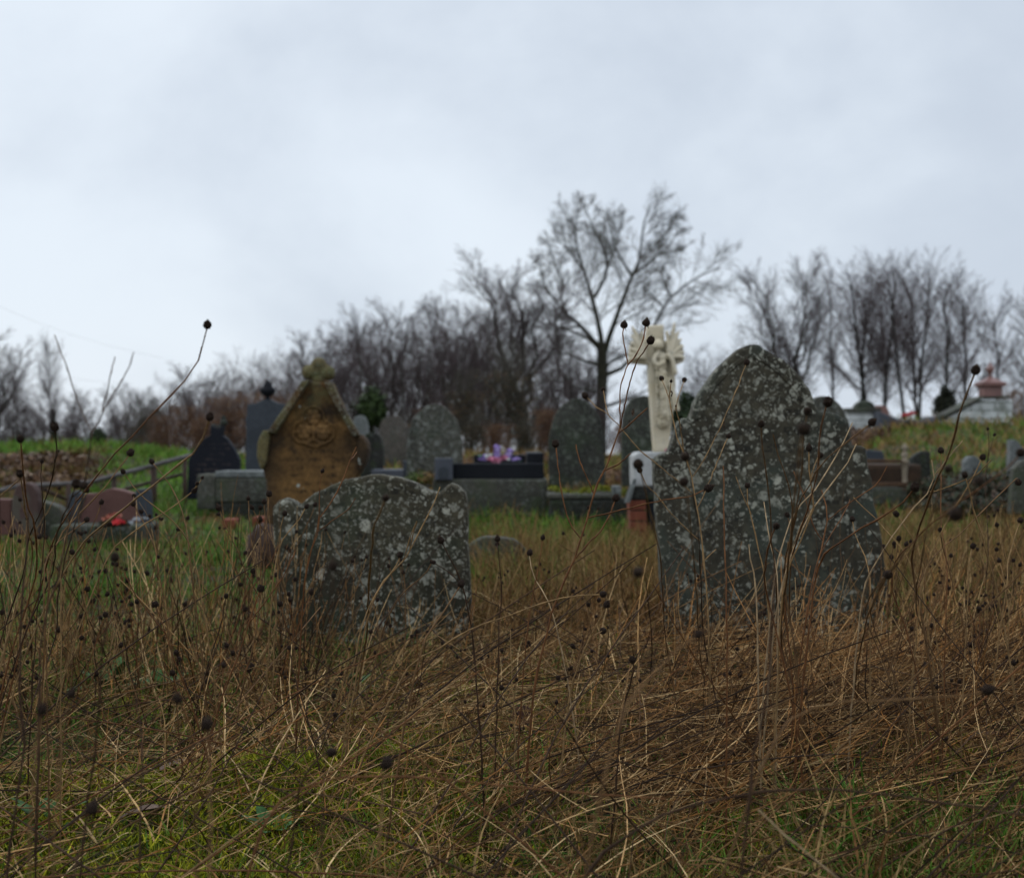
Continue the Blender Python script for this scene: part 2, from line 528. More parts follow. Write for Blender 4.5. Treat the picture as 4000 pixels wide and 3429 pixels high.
def brick(name, c1, c2, mortar, sx, sy, weather=.5, wc=(.06, .06, .05)):
    n = N(name)
    mp = n.new('ShaderNodeMapping'); n.link(n.coord(), mp.inputs[0]); mp.inputs['Rotation'].default_value = (math.radians(-90), 0, 0)
    b = n.new('ShaderNodeTexBrick'); n.link(mp.outputs[0], b.inputs['Vector'])
    b.inputs['Scale'].default_value = 1; b.inputs['Brick Width'].default_value = sx; b.inputs['Row Height'].default_value = sy
    b.inputs['Mortar Size'].default_value = .009; b.inputs['Color1'].default_value = (*c1, 1); b.inputs['Color2'].default_value = (*c2, 1); b.inputs['Mortar'].default_value = (*mortar, 1)
    c = n.mix(n.math('MULTIPLY', n.ramp(n.noise(5, 5, off=4), .45, .7), weather), b.outputs['Color'], wc)
    n.color(c)
    n.bump(n.math('ADD', n.math('MULTIPLY', b.outputs['Fac'], -1), n.math('MULTIPLY', n.noise(40, 4), .4)), .008, .7)
    return n.m


M['white_brick'] = brick('whitewashed_brick', (.62, .63, .62), (.54, .55, .54), (.26, .26, .25), .30, .10, .35)
M['white_rubble'] = brick('whitewashed_rubble', (.58, .60, .58), (.42, .43, .42), (.10, .11, .09), .42, .14, .75, (.12, .13, .10))
M['red_brick'] = plain_mat('red_brick', (.21, .062, .034), (.13, .038, .022), 30, .85)
M['mortar'] = plain_mat('dark_mortar', (.05, .045, .04), (.03, .028, .025), 30, .9)
M['rust'] = plain_mat('rusty_iron', (.055, .030, .020), (.03, .018, .013), 30, .7)
M['pale_rail'] = plain_mat('weathered_rail', (.11, .098, .09), (.06, .053, .05), 14, .6)
M['brown_wood'] = plain_mat('rotten_brown_timber', (.10, .055, .028), (.05, .028, .016), 9, .85)
M['dark_earth'] = plain_mat('brown_earth', (.060, .034, .020), (.030, .020, .013), 7, .95, .02)
M['terracotta'] = plain_mat('cream_terracotta', (.26, .22, .16), (.17, .13, .09), 12, .8)
M['bark'] = plain_mat('mossy_bark', (.044, .042, .024), (.024, .021, .015), 6, .95, .02)
M['bark_grey'] = plain_mat('grey_bark', (.036, .034, .028), (.02, .018, .016), 6, .95, .02)
M['twig'] = plain_mat('purple_brown_twigs', (.095, .071, .070), (.062, .046, .045), 1.5, .95)
M['twig_oak'] = plain_mat('olive_brown_twigs', (.075, .066, .048), (.048, .042, .032), 1.5, .95)
M['twig_red'] = plain_mat('russet_twigs', (.14, .078, .055), (.09, .052, .04), 1.5, .95)
M['stem'] = tint_mat('dead_plant_stems', .6, .06)
M['grass'] = tint_mat('grass_blades', .6, .05)
M['leaf'] = tint_mat('leaves', .55, .15)
M['petal'] = tint_mat('silk_petals', .6, .2)


def head_mat():
    n = N('seed_head_husk')
    f = n.noise(9, 5, .7, off=3)
    c = n.mix(n.ramp(f, .35, .7), (.030, .019, .014), (.080, .052, .037))
    x, y, z = n.sep()
    c = n.mix(n.math('MULTIPLY', n.ramp(z, .85, 1.15), .6), c, (.13, .085, .055))
    n.color(c); n.b.inputs['Roughness'].default_value = .7; n.b.inputs['Specular IOR Level'].default_value = .06
    v = n.new('ShaderNodeTexVoronoi'); v.inputs['Scale'].default_value = 6; n.link(n.coord(), v.inputs['Vector'])
    n.bump(n.math('ADD', v.outputs['Distance'], f), .06, .8)
    return n.m


M['head'] = head_mat()


def ground_mat():
    n = N('rough_turf')
    co = n.coord()
    g = n.noise(1.6, 4, off=1)
    f = n.noise(22, 6, .7, off=4)
    brown = n.mix(n.ramp(f, .3, .7), (.012, .008, .004), (.060, .034, .014))
    green = n.mix(n.ramp(f, .3, .7), (.012, .022, .004), (.060, .095, .014))
    far = n.noise(.35, 3, off=9)
    m = n.ramp(n.math('ADD', n.math('MULTIPLY', g, .6), n.math('MULTIPLY', far, .5)), .45, .66)
    n.color(n.mix(m, brown, green))
    n.bump(f, .03, .8)
    n.b.inputs['Roughness'].default_value = .95
    return n.m


M['ground'] = ground_mat()

# ------------------------------------------------------------------ ground sheet
ys = np.concatenate([np.linspace(-3, 1, 10), np.linspace(1.15, 12, 110), 12 * np.power(2400 / 12, np.linspace(.012, 1, 110))])
ts = np.linspace(-1, 1, 181); ts = np.sign(ts) * np.abs(ts) ** 1.25
gx = ts[None, :] * (np.maximum(ys, 0)[:, None] * .75 + 3.2) * np.interp(ys, [0, 60, 400, 2400], [1, 1, 2, 3])[:, None]
gy = np.repeat(ys[:, None], len(ts), 1)
gz = H(gx, gy)
nr, nc = gx.shape
idx = np.arange(nr * nc).reshape(nr, nc)
Q = np.stack([idx[:-1, :-1], idx[:-1, 1:], idx[1:, 1:], idx[1:, :-1]], -1).reshape(-1, 4)
go = put('ground', mesh_np('ground', np.stack([gx, gy, gz], -1), Q, M['ground'], smooth=True))
tag(go, 'rough sloping churchyard turf, mossy and brown, rising to a low crest', kind='structure')

# ------------------------------------------------------------------ seed heads
def head_mesh(name, seed, kind):
    rnd = random.Random(seed)
    prof = {'closed': [(.09, -.10), (.13, 0), (.33, .05), (.47, .22), (.50, .42), (.44, .64), (.31, .84), (.17, 1.0), (.06, 1.2)],
            'open': [(.10, -.08), (.14, 0), (.36, .05), (.48, .20), (.50, .42), (.47, .66), (.40, .86), (.30, .90), (.22, .80)],
            'round': [(.10, -.08), (.16, 0), (.38, .06), (.49, .24), (.50, .46), (.45, .68), (.34, .86), (.22, .95), (.08, 1.0)]}[kind]
    n = 16
    bm = bmesh.new(); rings = []
    for k, (r, z) in enumerate(prof):
        ring = []
        for i in range(n):
            rr = r * (1 + (.09 if (i + k) % 2 else -.06) * (0 if k < 1 else 1) + rnd.uniform(-.05, .05))
            a = 2 * math.pi * (i + .5 * (k % 2)) / n
            ring.append(bm.verts.new((rr * math.cos(a), rr * math.sin(a), z + rnd.uniform(-.02, .02))))
        rings.append(ring)
    for a, b in zip(rings, rings[1:]):
        for i in range(n):
            bm.faces.new((a[i], a[(i + 1) % n], b[(i + 1) % n], b[i]))
    bm.faces.new(list(reversed(rings[0]))); bm.faces.new(rings[-1])
    ns = {'closed': 5, 'open': 9, 'round': 7}[kind]
    for i in range(ns):                      # ragged teeth and withered bracts at the mouth
        a = 2 * math.pi * i / ns + rnd.uniform(-.3, .3)
        r0 = {'closed': .12, 'open': .38, 'round': .24}[kind]; z0 = {'closed': 1.0, 'open': .82, 'round': .90}[kind]
        b0 = Vector((r0 * math.cos(a), r0 * math.sin(a), z0)); t = Vector((-math.sin(a), math.cos(a), 0)) * .07
        tip = b0 + Vector((math.cos(a) * rnd.uniform(-.08, .16), math.sin(a) * rnd.uniform(-.08, .16), rnd.uniform(.14, .36)))
        v = [bm.verts.new(b0 + t), bm.verts.new(b0 - t), bm.verts.new(tip), bm.verts.new(b0 + Vector((math.cos(a), math.sin(a), -.2)) * .07)]
        bm.faces.new(v[:3]); bm.faces.new((v[0], v[2], v[3])); bm.faces.new((v[1], v[3], v[2]))
    for i in range(3):                        # curled sepal scraps under the head
        a = rnd.uniform(0, 6.28); d = Vector((math.cos(a), math.sin(a), 0)); t = Vector((-d.y, d.x, 0)) * .05
        q = [d * .1, d * rnd.uniform(.3, .5) + Vector((0, 0, -.12)), d * rnd.uniform(.35, .6) + Vector((0, 0, -.4))]
        vs = []
        for j, p in enumerate(q):
            w = (1, .8, .1)[j]
            vs.append((bm.verts.new(p - t * w), bm.verts.new(p + t * w)))
        for a_, b_ in zip(vs, vs[1:]): bm.faces.new((a_[0], a_[1], b_[1], b_[0]))
    return bm_mesh(name, bm, M['head'], True)


HEADS = [head_mesh('seed_head', 1, 'closed'), head_mesh('seed_head', 2, 'open'), head_mesh('seed_head', 3, 'round'),
         head_mesh('seed_head', 4, 'closed'), head_mesh('seed_head', 5, 'open'), head_mesh('seed_head', 6, 'closed')]


def add_head(parent, pos, direction, size, which=None):
    o = put('seed_head', HEADS[random.randrange(len(HEADS)) if which is None else which], parent, pos)
    q = Vector(direction).to_track_quat('Z', 'Y')
    o.rotation_mode = 'QUATERNION'; o.rotation_quaternion = q @ Quaternion((0, 0, 1), random.random() * 6.28)
    o.scale = (size, size, size * random.uniform(1.0, 1.15))
    return o


STRAW = np.array([(0.309, 0.179, 0.071), (0.226, 0.116, 0.045), (0.129, 0.064, 0.024), (0.035, 0.018, 0.010), (0.474, 0.320, 0.160), (0.165, 0.089, 0.037), (0.268, 0.124, 0.038), (0.053, 0.029, 0.015), (0.402, 0.242, 0.105), (0.087, 0.047, 0.022), (0.026, 0.016, 0.010)])


def resample(pts, k):
    pts = [Vector(p) for p in pts]
    L = [0]
    for a, b in zip(pts, pts[1:]): L.append(L[-1] + (b - a).length)
    out = []
    for i in range(k):
        s = L[-1] * i / (k - 1)
        j = 0
        while j < len(L) - 2 and L[j + 1] < s: j += 1
        d = L[j + 1] - L[j]
        out.append(pts[j].lerp(pts[j + 1], 0 if d < 1e-9 else (s - L[j]) / d))
    return out


def stem_mesh(polys, name='stem', tint=None):
    """polys: list of (points, r0, r1)"""
    A = Acc()
    for pts, r0, r1 in polys:
        k = max(6, min(22, int(len(pts) * 3)))
        sm = resample(catmull(pts, 5), k)
        arr = np.array([[p.x, p.y, p.z] for p in sm])
        rad = np.linspace(r0, r1, k) * (1 + .16 * (RNG.random(k) - .5))
        L = np.linalg.norm(arr[-1] - arr[0])
        arr[1:-1] += (RNG.random((k - 2, 3)) - .5) * min(.0022, L * .012)
        # swollen nodes
        for j in range(3, k - 1, 5): rad[j] *= 1.35
        V, Qd = tubes(arr[None], rad[None], 6)
        c = np.array(tint) if tint is not None else STRAW[random.randrange(4)]
        g = np.repeat(np.linspace(.75, 1.25, k), 6)[:, None]
        A.add(V, Qd, c[None] * g)
    return A.mesh(name, M['stem'], True)


def dead_leaf_bm(bm, p, L, rnd):
    """a withered hanging leaf scrap"""
    d = Vector((rnd.uniform(-1, 1), rnd.uniform(-1, 1), 0)).normalized(); t = Vector((-d.y, d.x, rnd.uniform(-.5, .5)))
    q = [p, p + d * L * .25 + Vector((0, 0, L * .12)), p + d * L * .4 + Vector((0, 0, -L * .2)), p + d * L * .3 + Vector((0, 0, -L * .55)), p + d * L * .5 + Vector((0, 0, -L * .85))]
    w = (.03, .12, .10, .13, .02); vs = []
    for a, b in zip(q, w):
        j = Vector((rnd.uniform(-1, 1), rnd.uniform(-1, 1), rnd.uniform(-1, 1))) * L * .06
        vs.append((bm.verts.new(a + j - t * b * L), bm.verts.new(a + j + d * L * .05), bm.verts.new(a + j + t * b * L)))
    for a, b in zip(vs, vs[1:]):
        bm.faces.new((a[0], a[1], b[1], b[0])); bm.faces.new((a[1], a[2], b[2], b[1]))


M['dead_leaf'] = plain_mat('withered_leaf', (.06, .032, .016), (.032, .018, .010), 60, .8)


def to_ground(pts, Y):
    """carry a stem traced to its lowest visible point on down to the soil"""
    a = pts[-1].copy(); b = pts[-2]
    d = (a - b); d.y = 0
    d = d.normalized() if d.length > 0 else Vector((0, 0, -1))
    d = (d + Vector((0, 0, -1.0))).normalized()
    out = []
    cur = a
    for _ in range(6):
        g = h(cur.x, cur.y)
        if cur.z <= g + .005: break
        step = min(.12, (cur.z - g) / max(.3, -d.z) + .012)
        cur = cur + d * step
        d = (d + Vector((0, 0, -.35))).normalized()
        out.append(cur.copy())
    while cur.z > h(cur.x, cur.y):
        cur = cur + Vector((0, 0, -.1)); out.append(cur.copy())
    return pts + out


def stalk(label, Y, main, branches=(), heads=(), r=.0016, tint=None, bits=(), sizes=None, drift=.05, plant='dead_stalk'):
    """main: photo points from the top down; branches: (points from the root outwards, has_head)
       heads: (px, py, size in photo pixels, kind, dir) closing the main stem"""
    rnd = random.Random(label)
    sl = rnd.uniform(-drift, drift)
    top = main[0][1]; bot = main[-1][1]
    # near, tall stalks lean towards the lens from roots further back in the tangle
    recede = Y < 2.35 and top < 2260 and bot <= 2700
    def W(p):
        u = (bot - p[1]) / max(60, bot - top)
        if recede:
            f = min(1.0, max(0.0, (p[1] - top) / (2560 - top)))
            return P(p[0], p[1], Y + (3.15 - Y) * f ** 1.25)
        return P(p[0], p[1], Y * (1 + sl * u))
    mp = [W(p) for p in main]
    full = to_ground(mp, Y)
    base = full[-1]
    root = thing('dead_stalk', label, 'dead plant', base)
    polys = [([p - base for p in reversed(full)], r * 1.25, r * .72)]
    hd = []
    for p0, size, kind in heads:
        hd.append((W(p0), size, kind, mp[0] - mp[1]))
    for bp, hh in branches:
        sl2 = rnd.uniform(-.035, .035)
        pts = []
        for i, p in enumerate(bp):
            w = W(p); f = 1 + sl2 * i / max(1, len(bp) - 1)
            if i: w = P(p[0], p[1], w.y * f)
            pts.append(w)
        polys.append(([p - base for p in pts], r * .72, r * .55))
        if hh:
            hd.append((pts[-1], hh[0], hh[1], pts[-1] - pts[-2]))
    put('stem', stem_mesh(polys, 'stem', tint), root)
    for pos, size, kind, d in hd:
        s = size / F * pos.y
        d = d.normalized()
        add_head(root, pos - base - d * s * .05, d, s, kind)
    if bits:
        for b in bits:
            bm = bmesh.new()
            dead_leaf_bm(bm, W(b) - base, 28 / F * Y, rnd)
            put('dead_leaf', bm_mesh('dead_leaf', bm, M['dead_leaf']), root)
    return root


RED = (.125, .056, .024); TAN = (.20, .125, .058); PALE = (.29, .205, .12); DRK = (.042, .024, .015); BRN = (.12, .068, .032)

# ---- tall stalks in the middle
stalk('tall reddish branched stalk with three seed heads against the pale angel cross', 2.6,
      [(2422, 1673), (2411, 1707), (2363, 1836), (2318, 1926), (2298, 2011), (2267, 2101), (2239, 2191), (2169, 2354), (2113, 2563), (2088, 2692)],
      [([(2422, 1673), (2422, 1538), (2436, 1470), (2453, 1425)], None),
       ([(2453, 1425), (2447, 1391), (2433, 1313), (2437, 1278)], (29, 0)),
       ([(2453, 1425), (2481, 1391), (2509, 1335), (2522, 1272)], (30, 3)),
       ([(2422, 1673), (2436, 1605), (2456, 1515), (2476, 1442), (2492, 1403), (2526, 1358), (2537, 1338)], (30, 1)),
       ([(2418, 1690), (2453, 1662), (2529, 1594)], None),
       ([(2318, 1926), (2307, 1898), (2279, 1836), (2259, 1780), (2250, 1735)], None),
       ([(2363, 1836), (2414, 1814), (2464, 1771)], None),
       ([(2267, 2101), (2228, 2050), (2200, 1954), (2183, 1847), (2172, 1745)], (28, 4)),
       ([(2298, 2022), (2374, 2005), (2464, 1983), (2577, 1957), (2701, 1938), (2755, 1912)], (33, 0)),
       ([(2250, 2180), (2307, 2112), (2352, 2067), (2380, 2011), (2402, 1955)], (28, 2))],
      r=.0019, tint=RED, bits=[(2470, 1600), (2465, 1645), (2474, 1605)])
stalk('pale branching stalk standing before the left edge of the large right headstone', 2.9,
      [(2613, 1554), (2621, 1599), (2638, 1689), (2663, 1757), (2686, 1802), (2704, 1869), (2714, 1942), (2728, 1999), (2731, 2055), (2742, 2123), (2756, 2250), (2768, 2420)],
      [([(2613, 1554), (2600, 1520), (2586, 1482)], (19, 1)),
       ([(2613, 1554), (2618, 1525), (2621, 1494)], (11, 3)),
       ([(2672, 1770), (2662, 1700), (2655, 1650), (2638, 1590)], None),
       ([(2640, 1600), (2652, 1543), (2672, 1488)], (19, 2)),
       ([(2707, 1861), (2753, 1790), (2804, 1689), (2849, 1588), (2883, 1509), (2914, 1424)], (23, 1)),
       ([(2703, 1926), (2600, 1840), (2500, 1757), (2440, 1690), (2377, 1619), (2330, 1590), (2292, 1552)], (25, 2)),
       ([(2377, 1619), (2366, 1585), (2357, 1525)], (19, 0)),
       ([(2725, 1982), (2753, 1926), (2781, 1858), (2815, 1774), (2843, 1710)], (21, 3)),
       ([(2734, 2111), (2641, 2027), (2573, 1942), (2528, 1897), (2503, 1845)], (20, 2)),
       ([(2750, 2190), (2775, 2165), (2797, 2145)], None)],
      r=.0017, tint=TAN, bits=[(2620, 1530), (2636, 1585), (2655, 1660), (2822, 1650)])
# ---- nearer, out-of-focus heads in front of the right headstone
stalk('blurred round seed head before the white base of the angel cross', 1.62, [(2493, 1803), (2498, 1835), (2540, 2000), (2580, 2200), (2600, 2500)], heads=[((2493, 1818), 40, 2)], r=.0011, tint=BRN)
stalk('blurred dark seed head, upper one beside the left edge of the right headstone', 1.6, [(2680, 1790), (2690, 1830), (2720, 2000), (2735, 2200), (2750, 2500)], heads=[((2678, 1788), 38, 0)], r=.001, tint=DRK)
stalk('blurred brown seed head, lower one beside the left edge of the right headstone', 1.4, [(2672, 1885), (2680, 1930), (2700, 2080), (2720, 2300), (2740, 2600)], heads=[((2672, 1885), 40, 2)], r=.001, tint=BRN)
stalk('largest blurred seed head on a thick stem before the right headstone', 1.3, [(3135, 1690), (3131, 1720), (3119, 1785), (3111, 1869), (3097, 2040), (3080, 2200), (3050, 2500)], heads=[((3140, 1682), 52, 2)], r=.0015, tint=BRN)
stalk('pointed seed head directly above the largest blurred one on the right headstone', 1.75, [(3153, 1612), (3148, 1640), (3135, 1750), (3125, 1900), (3090, 2100), (3060, 2400)], heads=[((3153, 1612), 33, 0)], r=.0011, tint=BRN)
stalk('seed head against the smaller stone tucked behind the right headstone', 2.0, [(3227, 1588), (3223, 1600), (3204, 1700), (3198, 1813), (3180, 1900), (3150, 2000), (3100, 2150), (3060, 2300)], heads=[((3230, 1582), 36, 1)], r=.0014, tint=RED)
stalk('upright slightly blurred stalk over the centre of the right headstone', 2.15, [(2973, 1662), (2972, 1680), (2979, 1757), (2995, 1869), (3007, 1982), (3012, 2095), (3029, 2230), (3040, 2400)], heads=[((2973, 1664), 28, 3)], r=.0013, tint=BRN)
stalk('long slanting stalk with its head pointing at the whitewashed brick wall', 2.0, [(3393, 1662), (3367, 1684), (3288, 1745), (3204, 1819), (3160, 1900), (3119, 1982), (3060, 2250)], heads=[((3398, 1656), 31, 0)], r=.0014, tint=BRN)
stalk('short stalk with a russet head low on the right headstone', 2.1, [(3030, 2055), (3024, 2070), (3007, 2117), (2995, 2179), (2990, 2300)], heads=[((3030, 2058), 28, 5)], r=.0015, tint=RED)
stalk('forked stalk with a fluffy pale head over the right half of the right headstone', 2.55,
      [(3160, 1758), (3159, 1780), (3164, 1869), (3178, 1948), (3176, 1988), (3136, 2095), (3074, 2241), (3050, 2400)],
      [([(3164, 1885), (3175, 1840), (3190, 1796), (3203, 1782)], (20, 4))], heads=[((3160, 1760), 24, 3)], r=.0015, tint=TAN)
stalk('stalk with one ragged head left of centre on the right headstone', 2.75, [(2919, 1905), (2918, 1920), (2922, 1976), (2945, 2067), (2979, 2207), (3000, 2350)], [([(2935, 2010), (2900, 1930), (2874, 1860)], None)], heads=[((2919, 1905), 21, 4)], r=.0014, tint=TAN)
stalk('stalk with a tiny shrivelled head low in the middle of the right headstone', 2.9, [(3078, 2020), (3086, 2040), (3092, 2120), (3110, 2200), (3140, 2330)], heads=[((3078, 2018), 18, 1)], r=.0011, tint=BRN)
stalk('bare pale stem slanting right, upper of two crossing the right headstone', 2.7, [(3330, 1650), (3254, 1802), (3176, 1926), (3108, 1993), (3060, 2120), (3035, 2207), (3010, 2400)], r=.0014, tint=PALE)
stalk('bare pale stem slanting right, lower of two crossing the right headstone', 2.6, [(3345, 1734), (3305, 1813), (3240, 1900), (3176, 1982), (3110, 2120), (3069, 2246), (3030, 2420)], [([(3176, 1982), (3130, 2050), (3095, 2140)], None)], r=.0014, tint=PALE)
stalk('bare upright brown stem left of centre on the right headstone', 2.4, [(2825, 1819), (2828, 1950), (2832, 2100), (2835, 2250), (2840, 2450)], r=.0014, tint=RED)
stalk('bare curving stem beside the centre of the right headstone', 2.3, [(3020, 1697), (3040, 1780), (3075, 1880), (3092, 1950), (3095, 2050), (3090, 2200), (3085, 2400)], r=.0012, tint=BRN)
stalk('short bleached stub of stem in the middle of the right headstone', 2.6, [(2984, 1960), (2996, 2050), (3010, 2120), (3029, 2200), (3040, 2350)], r=.0013, tint=PALE)
stalk('shortest bleached stub left of centre before the right headstone', 2.6, [(2925, 2125), (2935, 2200), (2947, 2250), (2955, 2380)], r=.0016, tint=PALE)
stalk('branching bare stalk at the right side of the right headstone', 2.7, [(3209, 1914), (3226, 1976), (3232, 2032), (3209, 2140), (3181, 2241), (3150, 2400)],
      [([(3232, 2032), (3333, 1954), (3423, 1892), (3465, 1821)], None), ([(3200, 2170), (3250, 2080), (3300, 2000), (3320, 1950)], None),
       ([(3215, 2110), (3180, 2060), (3150, 1960), (3100, 1840)], None)], r=.0016, tint=RED)
stalk('stalk with a hooked ragged head at the right edge of the right headstone', 2.75, [(3330, 2035), (3331, 2050), (3350, 2111), (3384, 2196), (3400, 2300)], heads=[((3330, 2036), 21, 4)], r=.0013, tint=TAN)
stalk('bare stem running down right from the edge of the right headstone', 2.8, [(3333, 1942), (3400, 2005), (3491, 2106), (3540, 2170), (3600, 2300)], r=.0012, tint=TAN)
# ---- right side
stalk('tall stalk on the right with a plump head beside the distant urn', 1.95, [(3806, 1462), (3800, 1485), (3767, 1561), (3745, 1624), (3722, 1719), (3686, 1818), (3641, 1921), (3605, 2020), (3560, 2200)], heads=[((3808, 1456), 38, 0)], r=.0019, tint=BRN)
stalk('straight upright stalk with a round head against the right grassy bank', 2.65, [(3677, 1768), (3678, 1775), (3675, 1887), (3674, 1950), (3675, 2022), (3682, 2089), (3700, 2250)], heads=[((3677, 1768), 23, 2)], r=.0011, tint=RED)
stalk('curved stalk, rightmost round head over the grassy bank', 2.6, [(3835, 1793), (3832, 1800), (3817, 1843), (3783, 1887), (3763, 1937), (3746, 1954), (3690, 2060), (3640, 2150), (3600, 2300)], heads=[((3835, 1795), 23, 2)], r=.0014, tint=TAN)
stalk('stalk with a star-mouthed head before the dark bramble bank', 2.6, [(3771, 1865), (3773, 1872), (3787, 1920), (3800, 1988), (3824, 2056), (3851, 2150), (3890, 2300)], [([(3775, 1872), (3720, 1895), (3660, 1917), (3632, 1920)], None), ([(3778, 1880), (3830, 1840), (3872, 1797)], None)], heads=[((3771, 1864), 22, 1)], r=.0015, tint=TAN)
stalk('leaning stalk with a fat head right of the large headstone', 2.25, [(3568, 1912), (3564, 1920), (3543, 1951), (3516, 1971), (3462, 2005), (3401, 2042), (3300, 2106), (3200, 2200)], heads=[((3569, 1912), 33, 4)], r=.0017, tint=RED)
stalk('small stalk with a dark head beside the orange brick on the right', 2.7, [(3508, 2016), (3513, 2022), (3537, 2059), (3564, 2100), (3600, 2200)], heads=[((3507, 2015), 22, 1)], r=.0013, tint=TAN)
stalk('short stalk with a pale husk below the right grassy bank', 2.7, [(3674, 2072), (3676, 2082), (3680, 2120), (3700, 2200)], heads=[((3674, 2074), 19, 3)], r=.0011, tint=BRN)
stalk('big blurred head lying sideways above the brown grass on the right', 1.22, [(3772, 1998), (3745, 2010), (3700, 2030), (3640, 2080), (3560, 2150), (3450, 2260), (3380, 2400)], heads=[((3725, 2012), 55, 2)], r=.0010, tint=BRN)
stalk('blurred purplish head in front of the right bank of brambles', 1.35, [(3700, 1838), (3695, 1850), (3678, 1900), (3650, 1990), (3610, 2120), (3580, 2400)], heads=[((3702, 1836), 34, 0)], r=.001, tint=BRN)
stalk('most blurred smudge of a head in front of the right bramble bank', 1.05, [(3835, 1870), (3800, 1900), (3740, 1960), (3640, 2060), (3520, 2180), (3400, 2400)], heads=[((3822, 1880), 42, 5)], r=.001, tint=BRN)
stalk('blurred stalk leaving the right edge beside the pale stone', 1.45, [(3985, 1775), (3970, 1800), (3910, 1850), (3850, 1890), (3720, 1980), (3600, 2080), (3480, 2250)], heads=[((3985, 1772), 36, 2)], r=.0011, tint=RED)
stalk('drooping head on a long diagonal stem near the right edge', 2.7, [(3970, 1868), (3968, 1872), (3915, 1920), (3857, 1981), (3813, 2022), (3739, 2096), (3672, 2147), (3600, 2260)], [([(3966, 1873), (3974, 1868), (3977, 1882)], (26, 2))], r=.0013, tint=BRN)
stalk('stalk with a shaggy head low at the right edge', 2.75, [(3984, 2038), (3980, 2050), (3960, 2110), (3940, 2180), (3930, 2300)], heads=[((3984, 2040), 22, 4)], r=.0013, tint=TAN)
stalk('small tipped head on the brown grass left of the shaggy right-edge one', 2.6, [(3797, 2136), (3790, 2145), (3785, 2200), (3780, 2330)], heads=[((3795, 2140), 21, 1)], r=.0012, tint=TAN)
stalk('wispy stalk with two tiny heads on the top of the right grassy bank', 3.6, [(3884, 1700), (3880, 1720), (3850, 1830), (3850, 1950), (3860, 2150)], [([(3850, 1880), (3862, 1760), (3859, 1680)], (11, 0))], heads=[((3884, 1702), 12, 2)], r=.0010, tint=DRK)
stalk('bare forked stem slanting up across the right bank', 2.7, [(3639, 1797), (3650, 1858), (3632, 1917), (3600, 1948), (3500, 2075), (3400, 2230), (3370, 2330)], [([(3650, 1858), (3695, 1800), (3760, 1721)], None)], r=.0014, tint=PALE)
# ---- left side
stalk('tallest stalk on the left, its single head dark against the sky', 1.95, [(808, 1285), (805, 1325), (788, 1381), (754, 1443), (721, 1488), (687, 1528), (619, 1595), (563, 1652), (507, 1714), (450, 1770), (400, 1830), (360, 1888), (270, 2000), (200, 2130), (160, 2300)],
      [([(775, 1405), (782, 1380), (787, 1355)], None)], heads=[((809, 1278), 33, 0)], r=.0014, tint=RED)
stalk('long curving stalk with a dark head left of the black gabled stone', 1.95, [(817, 1640), (808, 1680), (783, 1731), (743, 1781), (676, 1832), (591, 1899), (507, 1967), (439, 2023), (380, 2070), (300, 2150)], heads=[((818, 1636), 30, 1)], r=.0016, tint=TAN)
stalk('dark thick three-armed bare stalk high on the left', 1.65, [(360, 1691), (349, 1747), (341, 1821), (332, 1877), (320, 1960), (290, 2050), (250, 2200), (225, 2330), (215, 2500)],
      [([(360, 1691), (332, 1640), (304, 1567), (281, 1494), (253, 1415), (225, 1342), (213, 1308)], None),
       ([(360, 1691), (383, 1652), (417, 1584), (450, 1528), (484, 1472), (512, 1415), (522, 1376)], None),
       ([(400, 1607), (417, 1533), (433, 1460), (449, 1393)], None)], r=.0012, tint=(.11, .075, .06))
stalk('upright stalk with a bristly head over the left hill', 2.2, [(215, 1680), (217, 1690), (221, 1747), (211, 1809), (203, 1877), (180, 1945), (146, 2023), (113, 2100), (90, 2250)], [([(212, 1800), (225, 1775), (228, 1762)], (10, 0))], heads=[((215, 1680), 33, 1)], r=.0014, tint=DRK)
stalk('leftmost tall stalk with a fuzzy head over the brown hillside', 2.1, [(81, 1722), (84, 1736), (90, 1821), (96, 1888), (113, 2001), (135, 2057), (140, 2250)], heads=[((81, 1722), 29, 2)], r=.0016, tint=RED)
stalk('pale stalk with a woolly head below the leftmost tall one', 2.2, [(80, 1858), (84, 1883), (96, 1978), (113, 2080), (125, 2200)], [([(78, 1870), (40, 1905), (0, 1935)], None)], heads=[((79, 1856), 27, 4)], r=.0015, tint=TAN)
stalk('slanting stalk with a large head above the pink granite headstone', 2.45, [(503, 1780), (501, 1784), (467, 1826), (433, 1871), (388, 1928), (315, 2001), (242, 2085), (200, 2200)], heads=[((505, 1778), 28, 1)], r=.0015, tint=BRN)
stalk('two dark heads side by side over the left iron rail', 1.9, [(296, 1893), (290, 1915), (281, 1945), (250, 2010), (220, 2100), (200, 2250)], [([(284, 1940), (310, 1920), (325, 1898)], (30, 2))], heads=[((296, 1894), 34, 4)], r=.0013, tint=DRK)
stalk('stalk with a cup-shaped head on the pale rail near its post', 2.7, [(598, 1810), (605, 1821), (642, 1860), (676, 1911), (698, 1967), (726, 2057), (740, 2180)], heads=[((597, 1809), 20, 1)], r=.0013, tint=BRN)
stalk('stalk with a small head on the rail above the pink headstone', 2.7, [(485, 1848), (490, 1857), (535, 1916), (619, 1990), (690, 2050), (750, 2150)], heads=[((484, 1848), 19, 2)], r=.0012, tint=TAN)
stalk('thin stalk with a tiny head over the brown hillside on the left', 2.7, [(163, 1806), (160, 1821), (158, 1888), (169, 1967), (175, 2100)], heads=[((163, 1806), 15, 5)], r=.0012, tint=DRK)
